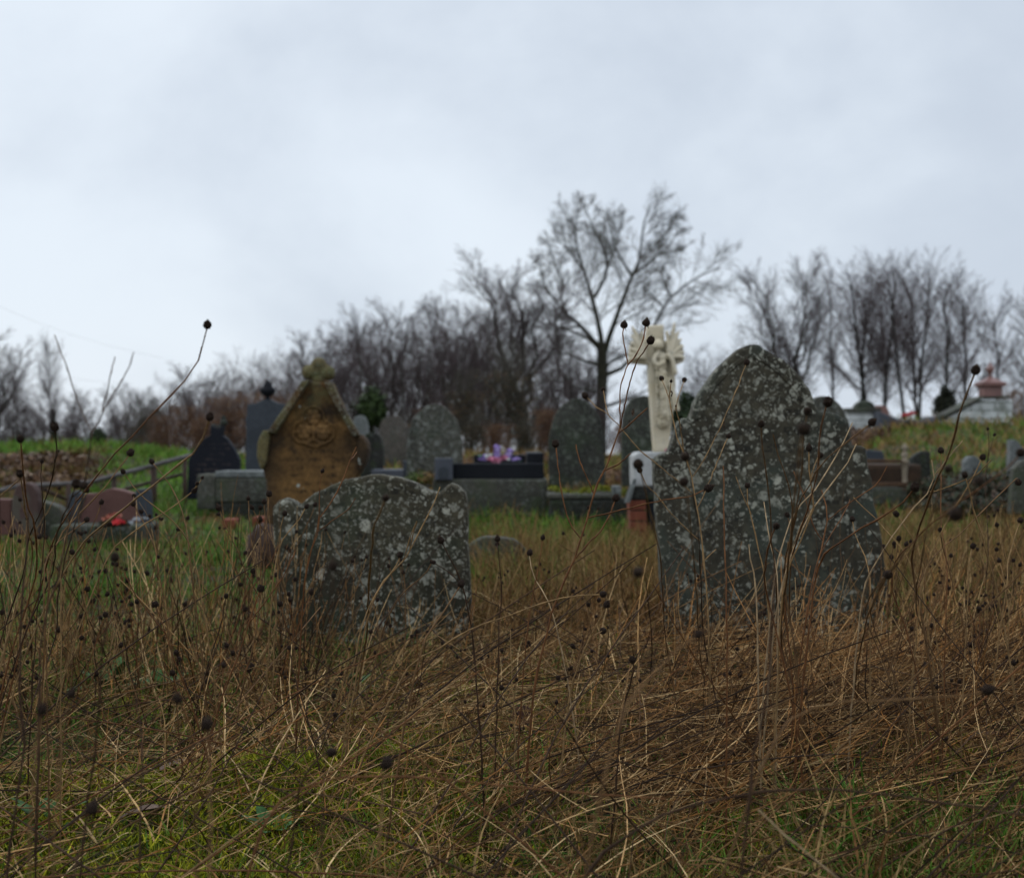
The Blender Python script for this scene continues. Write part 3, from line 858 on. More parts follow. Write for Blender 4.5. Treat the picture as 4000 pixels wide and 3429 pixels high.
stalk('stalk with a sideways head left of the black gabled stone base', 2.7, [(750, 1922), (743, 1928), (676, 1978), (608, 2023), (535, 2068), (440, 2150)], [([(752, 1920), (772, 1895), (788, 1870)], (12, 0)), ([(752, 1920), (765, 1900), (768, 1892)], (16, 3))], heads=[((752, 1921), 22, 0)], r=.0013, tint=TAN)
stalk('stalk with two heads one above the other on the pink headstone', 2.7, [(522, 1955), (528, 1985), (560, 2040), (600, 2120), (620, 2230)], [([(522, 1962), (522, 1950), (523, 1938)], (16, 3))], heads=[((522, 1975), 19, 4)], r=.0012, tint=BRN)
stalk('stalk with a crumpled head in front of the pink headstone kerb', 2.4, [(335, 2034), (321, 2051), (260, 2090), (200, 2150), (170, 2260)], heads=[((334, 2035), 20, 2)], r=.0013, tint=BRN)
stalk('stalk with a dark head just left of the two-headed pair on the rail', 2.4, [(345, 1915), (330, 1930), (300, 1990), (260, 2080), (240, 2200)], heads=[((334, 1921), 19, 0)], r=.0012, tint=TAN)
# ---- between the stones on the left
stalk('slender upright stalk with a small head over the brown gabled stone', 2.8, [(1257, 1845), (1254, 1852), (1248, 1947), (1245, 2032), (1215, 2144), (1193, 2246), (1180, 2400)], heads=[((1257, 1845), 16, 0)], r=.0010, tint=RED)
stalk('bare brown stem leaning right across the brown gabled stone', 2.8, [(1392, 1745), (1359, 1818), (1328, 1897), (1288, 1970), (1249, 2026), (1238, 2088), (1204, 2201), (1180, 2400)], [([(1366, 1800), (1380, 1785), (1394, 1766)], None), ([(1238, 2080), (1290, 2040), (1360, 1990), (1388, 1945)], None)], r=.0014, tint=RED)
stalk('stalk with a round head on the left shoulder of the left lichened headstone', 2.8, [(1192, 1985), (1187, 1992), (1159, 2043), (1097, 2116), (1070, 2250)], heads=[((1193, 1984), 18, 3)], r=.0013, tint=TAN)
stalk('stalk with a knobbly head at the left edge of the left lichened headstone', 2.8, [(1109, 2012), (1105, 2021), (1094, 2088), (1086, 2201), (1080, 2350)], heads=[((1109, 2012), 20, 2)], r=.0013, tint=TAN)
stalk('thick-stemmed head over the middle of the left lichened headstone', 1.75, [(1505, 1950), (1500, 1965), (1480, 2015), (1463, 2060), (1452, 2144), (1440, 2300), (1430, 2500)], heads=[((1506, 1948), 29, 0)], r=.0017, tint=(.13, .075, .03))
stalk('long bare stem leaning right over the left lichened headstone', 2.7, [(1719, 1902), (1694, 1970), (1660, 2037), (1626, 2099), (1576, 2189), (1491, 2280), (1440, 2400)], [([(1600, 2150), (1615, 2080), (1630, 2040)], None), ([(1576, 2189), (1605, 2090), (1628, 2035)], None)], r=.0015, tint=TAN)
stalk('dark stem with a pointed head at the right edge of the left headstone', 2.5, [(1726, 2118), (1730, 2128), (1761, 2184), (1795, 2257), (1810, 2300), (1840, 2450)], [([(1795, 2275), (1760, 2240), (1700, 2200)], (17, 0))], heads=[((1726, 2120), 26, 3)], r=.0016, tint=DRK)
stalk('stalk with a crumpled head at the foot of the left headstone right edge', 2.4, [(1797, 2288), (1790, 2300), (1740, 2380), (1690, 2450), (1640, 2560)], heads=[((1796, 2290), 28, 2)], r=.0018, tint=BRN)
stalk('blurred dark ball of a head in front of the left lichened headstone', 1.25, [(1300, 2225), (1298, 2260), (1290, 2400), (1280, 2600), (1270, 2900)], heads=[((1300, 2225), 36, 2)], r=.001, tint=DRK)
stalk('twin stems with one head low on the left lichened headstone', 2.6, [(1570, 2162), (1556, 2190), (1510, 2260), (1450, 2350), (1400, 2500)], heads=[((1558, 2176), 22, 1)], r=.0013, tint=TAN)
stalk('stalk with a leaning bud low right on the left lichened headstone', 2.7, [(1686, 2198), (1690, 2210), (1640, 2260), (1560, 2330), (1500, 2450)], heads=[((1687, 2198), 15, 5)], r=.0012, tint=BRN)
stalk('arching stalk with a bead-like head in the central gap between the headstones', 2.5, [(2348, 2322), (2340, 2324), (2230, 2330), (2110, 2360), (2000, 2400), (1850, 2450), (1700, 2540), (1600, 2600)], heads=[((2345, 2323), 26, 2)], r=.0015, tint=TAN)
stalk('stalk with a stout dark head low in the gap left of the right headstone', 2.5, [(2366, 2370), (2355, 2395), (2300, 2500), (2260, 2600), (2230, 2700)], [([(2320, 2480), (2340, 2470), (2352, 2465)], (26, 1)), ([(2310, 2480), (2300, 2400), (2298, 2366)], (17, 0))], heads=[((2366, 2370), 27, 3)], r=.0014, tint=TAN)
stalk('short stalk with a black head hanging in the central gap', 2.4, [(2470, 2575), (2480, 2595), (2460, 2680), (2430, 2800)], [([(2476, 2585), (2500, 2540), (2520, 2525)], (11, 2))], heads=[((2474, 2585), 28, 0)], r=.0015, tint=DRK)
stalk('pale-headed stalk in the straw between the two big headstones', 2.7, [(2068, 2168), (2066, 2180), (2080, 2240), (2120, 2310), (2160, 2400)], heads=[((2068, 2168), 22, 2)], r=.0013, tint=PALE)
stalk('dark upright stalk, left of the pale-headed one in the central straw', 2.6, [(1943, 2120), (1944, 2140), (1955, 2220), (1958, 2320), (1950, 2450)], [([(1945, 2150), (1943, 2135), (1942, 2126)], (17, 4))], heads=[((1944, 2114), 22, 3)], r=.0013, tint=DRK)
stalk('upright stalk, right of the pale-headed one in the central straw', 2.7, [(2119, 2108), (2117, 2120), (2105, 2200), (2080, 2330), (2060, 2450)], heads=[((2119, 2108), 18, 0)], r=.0012, tint=RED)
# ---- close to the lens
stalk('very blurred upper head at the lower left, close to the lens', 1.15, [(705, 2745), (715, 2765), (740, 2830), (755, 2900), (760, 3100), (770, 3429)], heads=[((702, 2745), 40, 2)], r=.001, tint=BRN)
stalk('very blurred lower head at the lower left, close to the lens', 1.1, [(811, 2845), (815, 2880), (820, 3000), (825, 3200), (820, 3429)], heads=[((809, 2848), 50, 2)], r=.001, tint=BRN)
stalk('blurred elongated head on a tilted stem near the left edge', 1.2, [(180, 2710), (168, 2750), (150, 2830), (135, 2950), (120, 3200)], heads=[((160, 2790), 42, 0)], r=.0013, tint=BRN)
stalk('blurred small head right of the elongated one near the left edge', 1.25, [(285, 2690), (268, 2720), (250, 2800), (235, 2950), (215, 3200)], heads=[((272, 2722), 34, 5)], r=.001, tint=BRN)
stalk('blurred stalk with a big head at the lower left among moss', 1.3, [(375, 3110), (357, 3165), (330, 3250), (290, 3429), (280, 3600)], heads=[((352, 3180), 50, 0)], r=.0015, tint=DRK)
stalk('blurred head low left of centre in the tangle', 1.3, [(1505, 2990), (1500, 3020), (1490, 3150), (1480, 3429)], heads=[((1508, 3000), 48, 2)], r=.001, tint=BRN)
stalk('blurred head lying sideways beside the foot of the right headstone', 1.2, [(2545, 2210), (2500, 2235), (2430, 2300), (2380, 2450), (2350, 2700)], heads=[((2490, 2236), 44, 3)], r=.0009, tint=TAN)
stalk('dark egg-shaped head in the moss left of centre', 1.75, [(1330, 2934), (1290, 2940), (1240, 2960), (1180, 3050), (1150, 3200)], heads=[((1280, 2940), 36, 2)], r=.0013, tint=DRK)
stalk('blurred head at the lower right, on a long stem lying to the left', 1.55, [(3890, 2690), (3850, 2700), (3750, 2715), (3600, 2730), (3400, 2740), (3250, 2745), (3100, 2800), (3000, 2950)], heads=[((3840, 2698), 44, 0)], r=.0014, tint=BRN)
stalk('blurred head before the right foot of the right headstone', 1.75, [(3485, 2230), (3465, 2245), (3420, 2330), (3380, 2450), (3340, 2700)], heads=[((3466, 2246), 34, 2)], r=.0012, tint=BRN)
stalk('blurred plumed stem slanting up before the left foot of the right headstone', 1.2, [(2790, 2440), (2725, 2480), (2650, 2530), (2580, 2600), (2450, 2750), (2380, 2950)], heads=[((2715, 2487), 34, 5)], r=.0013, tint=BRN)
stalk('dark upright stem at the far left edge running to the bottom', 1.75, [(110, 2000), (105, 2145), (88, 2338), (80, 2563), (76, 2708), (95, 2900), (60, 3150), (30, 3429)], r=.0015, tint=DRK)
stalk('dark stem second from the left edge leaning inward', 1.75, [(300, 1940), (265, 2064), (241, 2209), (185, 2386), (161, 2515), (153, 2724), (150, 2900), (140, 3200)], r=.0014, tint=DRK)
stalk('thick dark stem with a head at the left over the green grass', 1.7, [(450, 2190), (450, 2290), (410, 2483), (394, 2644), (374, 2925), (354, 3062), (330, 3250)], heads=[((448, 2190), 33, 2)], r=.0013, tint=DRK)
stalk('thin dark bare stem rising from the moss mound', 1.7, [(530, 2720), (545, 2830), (555, 2917), (551, 3190), (545, 3350)], r=.0012, tint=DRK)
stalk('dark vertical stem at the lower right running off the bottom', 1.5, [(3026, 2161), (3024, 2300), (3014, 2499), (2994, 2748), (2954, 2885), (2930, 3070), (2898, 3416)], r=.0015, tint=DRK)
stalk('long dark stem lying across the lower right foreground', 1.6, [(4050, 3190), (3630, 3126), (3300, 3085), (3000, 3090), (2700, 3150), (2500, 3230), (2300, 3400)], r=.0017, tint=DRK, drift=.02)
stalk('long brown stem lying across the lower left foreground', 1.7, [(2600, 3120), (2200, 3090), (1900, 3060), (1500, 3030), (1300, 3040), (1100, 3120), (1000, 3300)], r=.0014, tint=RED, drift=.02)
stalk('pale slanting stem in the lower right foreground', 1.6, [(2960, 3160), (3050, 3250), (3150, 3330), (3280, 3440), (3350, 3560)], r=.0015, tint=PALE)

# ---------------------------------------------------------------- scattered stalks with seed heads
def proto_stalk(seed, ht, nb, headless=False):
    rnd = random.Random(seed)
    lean = Vector((rnd.uniform(-.25, .4), rnd.uniform(-.25, .25), 1)).normalized()
    pts = [Vector((0, 0, -.02))]
    d = lean.copy()
    k = 7
    for i in range(k):
        d = (d + Vector((rnd.uniform(-.13, .13), rnd.uniform(-.13, .13), .04))).normalized()
        pts.append(pts[-1] + d * ht / k)
    polys = [(pts, .0019, .0011)]
    ends = [(pts[-1], d)]
    for b in range(nb):
        i = rnd.randint(2, k - 1)
        a = rnd.uniform(0, 6.28)
        bd = (Vector((math.cos(a), math.sin(a) * .7, 0)) * .75 + Vector((0, 0, .9))).normalized()
        L = ht * rnd.uniform(.18, .42)
        q = [pts[i]]
        for j in range(4):
            bd = (bd + Vector((rnd.uniform(-.12, .12), rnd.uniform(-.12, .12), .16))).normalized()
            q.append(q[-1] + bd * L / 4)
        polys.append((q, .0012, .0009))
        ends.append((q[-1], bd))
        if rnd.random() < .35:
            e = q[2]; a = rnd.uniform(0, 6.28); bd2 = (Vector((math.cos(a), math.sin(a), 1.4))).normalized()
            q2 = [e, e + bd2 * L * .2, e + (bd2 + Vector((0, 0, .2))) * L * .4]
            polys.append((q2, .0010, .0008)); ends.append((q2[-1], bd2))
    root = thing('seeded_stalk', 'proto', 'dead plant')
    put('stem', stem_mesh(polys, 'stem', (RED, TAN, BRN, BRN, DRK)[seed % 5]), root)
    for p, dd in ends:
        if rnd.random() < .82:
            add_head(root, p, dd, rnd.uniform(.0085, .0125))
    return root


def copy_thing(root, loc, rotz=0., sc=1., label=None, group=None):
    r = root.copy(); COL.objects.link(r)
    r.location = loc; r.rotation_euler = (0, 0, rotz); r.scale = (sc, sc, sc)
    for ch in root.children:
        c = ch.copy(); COL.objects.link(c); c.parent = r
    if label: r['label'] = label
    if group: r['group'] = group
    return r


PROT = [proto_stalk(s, ht, nb) for s, ht, nb in ((0, .42, 3), (1, .50, 4), (2, .36, 2), (3, .55, 5), (4, .46, 3), (5, .40, 4), (6, .52, 2), (7, .34, 3), (8, .48, 5))]
used = set()
zones = [  # px range, Y range, count, scale range, label, group
    (-60, 1060, 2.5, 4.4, 46, (.74, 1.12), 'thin dead stalk with small dark heads in the left-hand thicket of stems', 'seeded stalks in the left thicket'),
    (1050, 1850, 2.5, 4.3, 14, (.50, .80), 'thin dead stalk with small dark heads before the foot of the left lichened headstone', 'seeded stalks before the left headstone'),
    (1850, 2620, 2.6, 4.8, 17, (.50, .9), 'thin dead stalk with small dark heads in the straw between the two big headstones', 'seeded stalks between the headstones'),
    (2600, 3480, 2.6, 4.3, 14, (.45, .75), 'thin dead stalk with small dark heads before the foot of the large right headstone', 'seeded stalks before the right headstone'),
    (3450, 4060, 2.6, 5.2, 30, (.62, 1.0), 'thin dead stalk with small dark heads in the brown tangle at the right', 'seeded stalks in the right tangle'),
]
rs = random.Random(21)
for x0, x1, y0, y1, cnt, (s0, s1), lab, grp in zones:
    for i in range(cnt):
        Y = y0 + (y1 - y0) * rs.random() ** .8
        px = rs.uniform(x0, x1); x = (px - 2000) / F * Y
        k = rs.randrange(len(PROT))
        loc = (x, Y, h(x, Y)); sc = rs.uniform(s0, s1); rz = rs.uniform(0, 6.28)
        if k not in used:
            used.add(k); r = PROT[k]; r.location = loc; r.rotation_euler = (0, 0, rz); r.scale = (sc,) * 3
            r['label'] = lab; r['group'] = grp
        else:
            copy_thing(PROT[k], loc, rz, sc, lab, grp)

# ------------------------------------------------------------------ grass, straw, moss (stuff)
def paths_from(base, az, lean, L, droop, K, curl=None):
    """base (N,3); a curved stem leaning `lean` rad from vertical towards azimuth az"""
    t = np.linspace(0, 1, K)[None, :]
    d = np.stack([np.cos(az), np.sin(az)], 1)
    hor = (np.sin(lean)[:, None] * t + droop[:, None] * t ** 2 * .8) * L[:, None]
    ver = (np.cos(lean)[:, None] * t - droop[:, None] * t ** 2 * .5) * L[:, None]
    p = np.zeros((len(base), K, 3))
    p[:, :, 0] = base[:, 0:1] + d[:, 0:1] * hor
    p[:, :, 1] = base[:, 1:2] + d[:, 1:2] * hor
    p[:, :, 2] = base[:, 2:3] + ver
    n = len(base)
    ph = RNG.random(n)[:, None] * 6.28
    w = (np.sin(t * 5 + ph) - np.sin(ph)) * .025 * L[:, None]
    p[:, :, 0] += -d[:, 1:2] * w; p[:, :, 1] += d[:, 0:1] * w
    return p


STONES = [(-.80, -.08, 4.86, 5.0), (.48, 1.32, 4.86, 5.02)]


def scatter(n, y0, y1, p0=-150, p1=4150, pw=1.0):
    w0 = p1 - p0                                   # carry the field on past the frame, at the same density
    if p0 == -150: p0 = -750
    if p1 == 4150: p1 = 4750
    n = int(n * (p1 - p0) / w0)
    Y = y0 + (y1 - y0) * RNG.random(n) ** pw
    px = p0 + (p1 - p0) * RNG.random(n)
    x = (px - 2000) / F * Y
    keep = np.ones(n, bool)
    for a, b, c, d in STONES:
        keep &= ~((x > a) & (x < b) & (Y > c) & (Y < d))
    return x[keep], Y[keep], px[keep]


def pick(cols, n, jitter=.25):
    c = cols[RNG.integers(0, len(cols), n)]
    return c * (1 + (RNG.random((n, 1)) - .5) * 2 * jitter)


# 1. standing and leaning dead stems
A = Acc()
for (n, y0, y1, p0, p1, Lr, leanr, azm, azs) in [
    (420, 3.3, 4.9, -150, 1250, (.26, .56), (.05, .55), 0.2, 3.0),
    (900, 2.4, 4.8, -150, 1250, (.12, .40), (.75, 1.45), 0.2, 2.2),
    (560, 2.7, 4.6, 1150, 1950, (.14, .42), (1.05, 1.5), 0.3, 1.8),
    (90, 3.2, 4.5, 1150, 1950, (.18, .42), (.1, .7), 0.3, 1.6),
    (900, 2.6, 5.2, 1850, 2700, (.14, .42), (.75, 1.45), 0.2, 1.6),
    (260, 3.2, 5.6, 1850, 2700, (.18, .44), (.05, .7), 0.2, 2.0),
    (2700, 2.6, 4.6, 2550, 4150, (.18, .55), (.85, 1.42), 0.1, 1.0),
    (330, 3.0, 4.6, 2600, 4150, (.22, .50), (.15, .8), 0.1, 1.2),
    (350, 1.9, 2.8, 900, 4150, (.2, .5), (.8, 1.4), 0.1, 1.3),
    (560, 3.8, 6.5, 3400, 4150, (.25, .52), (.1, .8), 0.2, 1.2),
]:
    x, Y, px = scatter(n, y0, y1, p0, p1)
    m = len(x)
    # thin out with patchy clumps
    keep = vnoise(x * 3.6 + 3, Y * 3.6) + .35 * RNG.random(m) > .50
    x, Y = x[keep], Y[keep]; m = len(x)
    base = np.stack([x, Y, H(x, Y) - .01], 1)
    L = Lr[0] + (Lr[1] - Lr[0]) * RNG.random(m) ** 1.5
    lean = leanr[0] + (leanr[1] - leanr[0]) * RNG.random(m)
    az = azm + (RNG.random(m) - .5) * 2 * azs
    p = paths_from(base, az, lean, L, RNG.random(m) * .25, 7)
    p[:, :, 2] = np.maximum(p[:, :, 2], H(p[:, :, 0], p[:, :, 1]) + .004)
    r0 = .0008 + .0013 * RNG.random(m) ** 2
    rad = r0[:, None] * np.linspace(1.1, .5, 7)[None]
    V, Qd = tubes(p, rad, 5)
    cs = pick(STRAW, m) * np.clip(.35 + 1.2 * vnoise(x * 2.3 + 2, Y * 2.3 + 15), .5, 1.25)[:, None]
    A.add(V, Qd, np.repeat(cs, 35, 0))
    for at in (3, 4, 5):                          # side twigs
        k2 = RNG.random(m) < .38
        mm = int(k2.sum())
        q = paths_from(p[k2, at], RNG.random(mm) * 6.28, np.clip(lean[k2] + (RNG.random(mm) - .5) * 1.1, 0, 1.4), L[k2] * (.18 + .25 * RNG.random(mm)), RNG.random(mm) * .1 - .15, 5)
        V, Qd = tubes(q, (r0[k2] * .7)[:, None] * np.linspace(1, .6, 5)[None], 4)
        A.add(V, Qd, np.repeat(cs[k2], 20, 0))
# longer, thicker, darker stems fallen across the foreground
x, Y, px = scatter(230, 1.7, 4.2, -150, 4150)
m = len(x)
base = np.stack([x, Y, H(x, Y) - .01], 1)
L = .35 + .5 * RNG.random(m)
az = .1 + (RNG.random(m) - .5) * 2.0 + np.where(RNG.random(m) < .3, np.pi, 0)
p = paths_from(base, az, .7 + .75 * RNG.random(m), L, RNG.random(m) * .25, 8)
p[:, :, 2] = np.maximum(p[:, :, 2], H(p[:, :, 0], p[:, :, 1]) + .006)
r0 = .0012 + .0009 * RNG.random(m)
V, Qd = tubes(p, r0[:, None] * np.linspace(1.1, .6, 8)[None], 6)
A.add(V, Qd, np.repeat(pick(np.array([DRK, DRK, BRN, RED, TAN, (.03, .019, .013)]), m), 48, 0))
so = put('dead_stems', A.mesh('dead_stems', M['stem']))
tag(so, 'tangle of bare brown dead stems standing and leaning in front of the headstones', 'dead stems', kind='stuff')

# 2. fallen straw lying criss-cross
A = Acc()
for n, y0, y1, p0, p1, zmax, Lr in [(11000, 1.7, 4.9, -150, 4150, .07, (.05, .28)), (4200, 2.6, 4.4, 2300, 4150, .17, (.15, .50)), (900, 1.6, 2.8, 2300, 4150, .15, (.15, .50)), (1600, 1.6, 3.6, 900, 3000, .15, (.15, .5)), (5000, 4.5, 8.5, 1700, 4150, .12, (.06, .3))]:
    x, Y, px = scatter(n, y0, y1, p0, p1)
    m = len(x)
    dens = 1 - .85 * np.exp(-(((x + .42) / .34) ** 2 + ((Y - 2.7) / .42) ** 2))
    dens *= np.interp(Y, [1.8, 2.7, 3.4], [.24, .38, .85]) * np.interp(px, [0, 900, 1400, 2400, 4000], [.30, .36, .65, .8, .9]) * (.45 + .9 * vnoise(x * 3.7 + 4, Y * 3.7 + 2))
    keep = RNG.random(m) < dens
    x, Y = x[keep], Y[keep]; m = len(x)
    base = np.stack([x, Y, H(x, Y) + zmax * RNG.random(m) ** 2], 1)
    L = Lr[0] + (Lr[1] - Lr[0]) * RNG.random(m) ** 1.6
    lean = np.pi / 2 + (RNG.random(m) - .62) * .55
    az = np.where(RNG.random(m) < .55, .15 + (RNG.random(m) - .5) * 1.4, RNG.random(m) * 6.28)
    p = paths_from(base, az, lean, L, (RNG.random(m) - .3) * .2, 6)
    p[:, :, 2] = np.maximum(p[:, :, 2], H(p[:, :, 0], p[:, :, 1]) + .004 + .012 * RNG.random((m, 1)))
    r0 = .0006 + .0011 * RNG.random(m) ** 2
    V, Qd = tubes(p, r0[:, None] * np.linspace(1, .55, 6)[None], 3)
    clump = np.clip(.35 + 1.25 * vnoise(x * 2.7 + 12, Y * 2.7 + 5), .5, 1.3)[:, None]
    A.add(V, Qd, np.repeat(pick(STRAW, m) * clump, 18, 0))
# broad flat withered blades, bent and bleached
x, Y, px = scatter(5200, 1.7, 5.6)
kk = vnoise(x * 3.1 + 8, Y * 3.1 + 4) + .4 * RNG.random(len(x)) > .62
x, Y = x[kk], Y[kk]; m = len(x)
base = np.stack([x, Y, H(x, Y) + .03 * RNG.random(m)], 1)
p = paths_from(base, RNG.random(m) * 6.28, .5 + RNG.random(m), .07 + .20 * RNG.random(m), .3 + .7 * RNG.random(m), 7)
p[:, :, 2] = np.maximum(p[:, :, 2], H(p[:, :, 0], p[:, :, 1]) + .006)
V, Qd = ribbons(p, (.0018 + .0028 * RNG.random(m))[:, None] * np.array([1, 1, .95, .85, .7, .45, .1])[None])
A.add(V, Qd, np.repeat(pick(np.array([(.33, .21, .09), (.44, .31, .16), (.22, .13, .05), (.28, .14, .05)]), m), 14, 0))
so = put('fallen_straw', A.mesh('fallen_straw', M['stem']))
tag(so, 'criss-cross mat of fallen brown straw covering the foreground', 'straw', kind='stuff')

GREEN = np.array([(0.054, 0.129, 0.015), (0.080, 0.170, 0.022), (0.043, 0.098, 0.014), (0.117, 0.186, 0.029)])
GRASSB = np.array([(0.213, 0.134, 0.053), (0.143, 0.082, 0.033), (0.284, 0.193, 0.084), (0.116, 0.090, 0.030), (0.187, 0.097, 0.037)])


def green_w(x, Y, px):
    """share of green in the turf"""
    g = np.interp(px, [0, 900, 1150, 1800, 1900, 2500, 2700, 3400, 4000], [.80, .80, .6, .36, .28, .26, .25, .25, .30])
    g = np.where((Y < 3.2) & (px > 1200), .72, g)
    g = np.where((Y < 2.75) & (px > 3000), .9, g)
    g = np.where((Y > 8.6) & (Y < 13) & (px > 1750) & (px < 2450), .88, g)
    g = np.where((Y > 5.0) & (Y < 10.5) & (px < 1150), .92, g)
    g = np.where((Y > 15) & (px < 900), .93, g)
    g = np.where((Y > 12.5) & (Y < 22.5) & (px < 330 + (Y - 14) * 9), .18, g)
    g = np.where((Y > 9.8) & (Y < 12.5) & (px < 520), .5, g)
    g = np.where((Y > 14) & (px > 3300), .48, g)
    g = np.where((Y > 13) & (px > 1250) & (px < 3000), .25, g)
    return np.clip(g + (vnoise(x * 1.3 + 9, Y * 1.3 + 5) - .5) * .8, .02, .98)


# 3. short turf: green and withered blades
def turf(name, label, specs, cat):
    Ag = Acc()
    for n, y0, y1, Lr, wr, pw, p0, p1 in specs:
        x, Y, px = scatter(n, y0, y1, p0, p1, pw)
        m = len(x)
        if name == 'near_turf':                   # clumps with bare straw between
            kk = vnoise(x * 4.1 + 6, Y * 4.1 + 1) + .5 * RNG.random(m) > .62
            x, Y, px = x[kk], Y[kk], px[kk]; m = len(x)
        g = RNG.random(m) < green_w(x, Y, px)
        base = np.stack([x, Y, H(x, Y) - .005], 1)
        L = (Lr[0] + (Lr[1] - Lr[0]) * RNG.random(m)) * np.where(g, .8, 1.0) * (.55 + .9 * vnoise(x * 2.1, Y * 2.1 + 8)) * np.where((px < 1150) & (Y > 5) & (Y < 12), .55, 1.0)
        p = paths_from(base, RNG.random(m) * 6.28, RNG.random(m) * .7, L, RNG.random(m) * .8, 4)
        p[:, :, 2] = np.maximum(p[:, :, 2], H(p[:, :, 0], p[:, :, 1]) + .002)
        w = (wr[0] + (wr[1] - wr[0]) * RNG.random(m))[:, None] * np.array([1, .9, .6, .1])[None]
        V, Qd = ribbons(p, w)
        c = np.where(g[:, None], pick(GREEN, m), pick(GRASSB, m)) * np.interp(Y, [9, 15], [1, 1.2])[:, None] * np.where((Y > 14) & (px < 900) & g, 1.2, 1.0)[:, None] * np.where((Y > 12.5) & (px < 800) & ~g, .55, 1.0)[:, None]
        Ag.add(V, Qd, np.repeat(c, 8, 0))
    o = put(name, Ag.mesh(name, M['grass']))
    return tag(o, label, cat, kind='stuff')


turf('near_turf', 'short green and withered grass between the foreground straw', [(42000, 1.5, 5.2, (.03, .13), (.0018, .0045), 1.0, -150, 4150), (2500, 1.6, 2.7, (.08, .2), (.003, .006), 1.0, 3100, 4150)], 'grass')
turf('meadow_grass', 'longer mixed straw and green grass around and behind the front headstones',
     [(38000, 5.0, 9.5, (.06, .24), (.003, .006), .9, -150, 4150), (9000, 5.2, 8.4, (.15, .38), (.002, .005), 1.0, 1850, 2750), (9000, 4.8, 8.5, (.15, .34), (.002, .005), 1.0, 3350, 4150), (30000, 9.3, 15, (.06, .22), (.005, .01), 1.0, -150, 4150)], 'grass')
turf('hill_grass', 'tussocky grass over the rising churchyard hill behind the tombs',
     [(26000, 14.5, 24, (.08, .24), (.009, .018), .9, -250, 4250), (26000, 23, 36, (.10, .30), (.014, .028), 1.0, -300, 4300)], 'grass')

# 4. feathery moss cushions
n = 120000
x, Y, px = scatter(n, 1.7, 4.2)
mo = np.exp(-(((x + .40) / .33) ** 2 + ((Y - 2.65) / .45) ** 2)) * 1.4 + np.exp(-(((x - 1.02) / .26) ** 2 + ((Y - 2.85) / .28) ** 2)) + np.interp(Y, [2, 3, 3.6, 4.1], [1.2, .8, .4, .1]) * np.clip((vnoise(x * 4.3 + 2, Y * 4.3) - .40) * 4.5, 0, 1)
keep = RNG.random(len(x)) < mo
x, Y = x[keep], Y[keep]; m = len(x)
base = np.stack([x, Y, H(x, Y) + .035 * vnoise(x * 14, Y * 14) * RNG.random(m) ** .5], 1)
L = .012 + .024 * RNG.random(m)
p = paths_from(base, RNG.random(m) * 6.28, .2 + RNG.random(m) * 1.1, L, RNG.random(m) * .5, 3)
V, Qd = ribbons(p, np.full((m, 1), .0022) * np.array([1, .9, .25])[None] * (1 + RNG.random((m, 1))))
MOSS = np.array([(0.220, 0.230, 0.012), (0.150, 0.178, 0.011), (0.310, 0.296, 0.018), (0.085, 0.112, 0.008)])
A = Acc(); A.add(V, Qd, np.repeat(pick(MOSS, m), 6, 0))
tag(put('moss', A.mesh('moss', M['grass'])), 'yellow-green feathery moss cushions in the foreground', 'moss', kind='stuff')

# ------------------------------------------------------------------ small plants and fallen leaves
def leaf_geo(A, base, az, L, W, tilt, col, curl=.25, fold=.15):
    K = 7; t = np.linspace(0, 1, K)
    d = np.array([math.cos(az), math.sin(az), 0]); s = np.array([-math.sin(az), math.cos(az), 0])
    w = W * np.sin(np.pi * np.clip(t * .93 + .04, 0, 1)) ** .8 * .5
    c = np.array(base)[None] + d[None] * (t * L * math.cos(tilt))[:, None] + np.array([0, 0, 1.])[None] * (t * L * math.sin(tilt) - curl * L * t ** 2)[:, None]
    V = np.stack([c - s[None] * w[:, None] + np.array([0, 0, fold])[None] * w[:, None], c, c + s[None] * w[:, None] + np.array([0, 0, fold])[None] * w[:, None]], 1).reshape(-1, 3)
    k = np.arange(K - 1)[:, None] * 3
    Qd = np.concatenate([np.concatenate([k, k + 1, k + 4, k + 3], 1), np.concatenate([k + 1, k + 2, k + 5, k + 4], 1)])
    A.add(V, Qd, np.array(col)[None] * (1 + (RNG.random((len(V), 1)) - .5) * .25))


for (px, py, Y, n, L, lab) in [(430, 2700, 4.0, 9, .13, 'broad-leaved green dock plant, leftmost of the pair behind the moss mound'),
                               (625, 2690, 4.0, 8, .12, 'broad-leaved green dock plant, right of its twin behind the moss mound'),
                               (190, 3090, 2.6, 6, .10, 'low green-leaved weed at the lower left edge'),
                               (1060, 3230, 2.5, 6, .09, 'low green-leaved weed under straw at the bottom left of centre'),
                               (1370, 2690, 3.9, 6, .09, 'small green weed in the straw at the foot of the left headstone')]:
    x = (px - 2000) / F * Y
    A = Acc()
    for i in range(n):
        leaf_geo(A, (x, Y, h(x, Y) + .01), i * 6.28 / n + random.random(), L * random.uniform(.7, 1.15), L * .36, random.uniform(.35, 1.15),
                 (.035 + .02 * random.random(), .10 + .03 * random.random(), .030))
    V = np.concatenate(A.V); A.V = [V - np.array([x, Y, h(x, Y)])]
    A.Q = [np.concatenate(A.Q)]; A.C = [np.concatenate(A.C)]
    tag(put('weed_plant', A.mesh('weed_plant', M['leaf'], True), None, (x, Y, h(x, Y))), lab, 'weed')
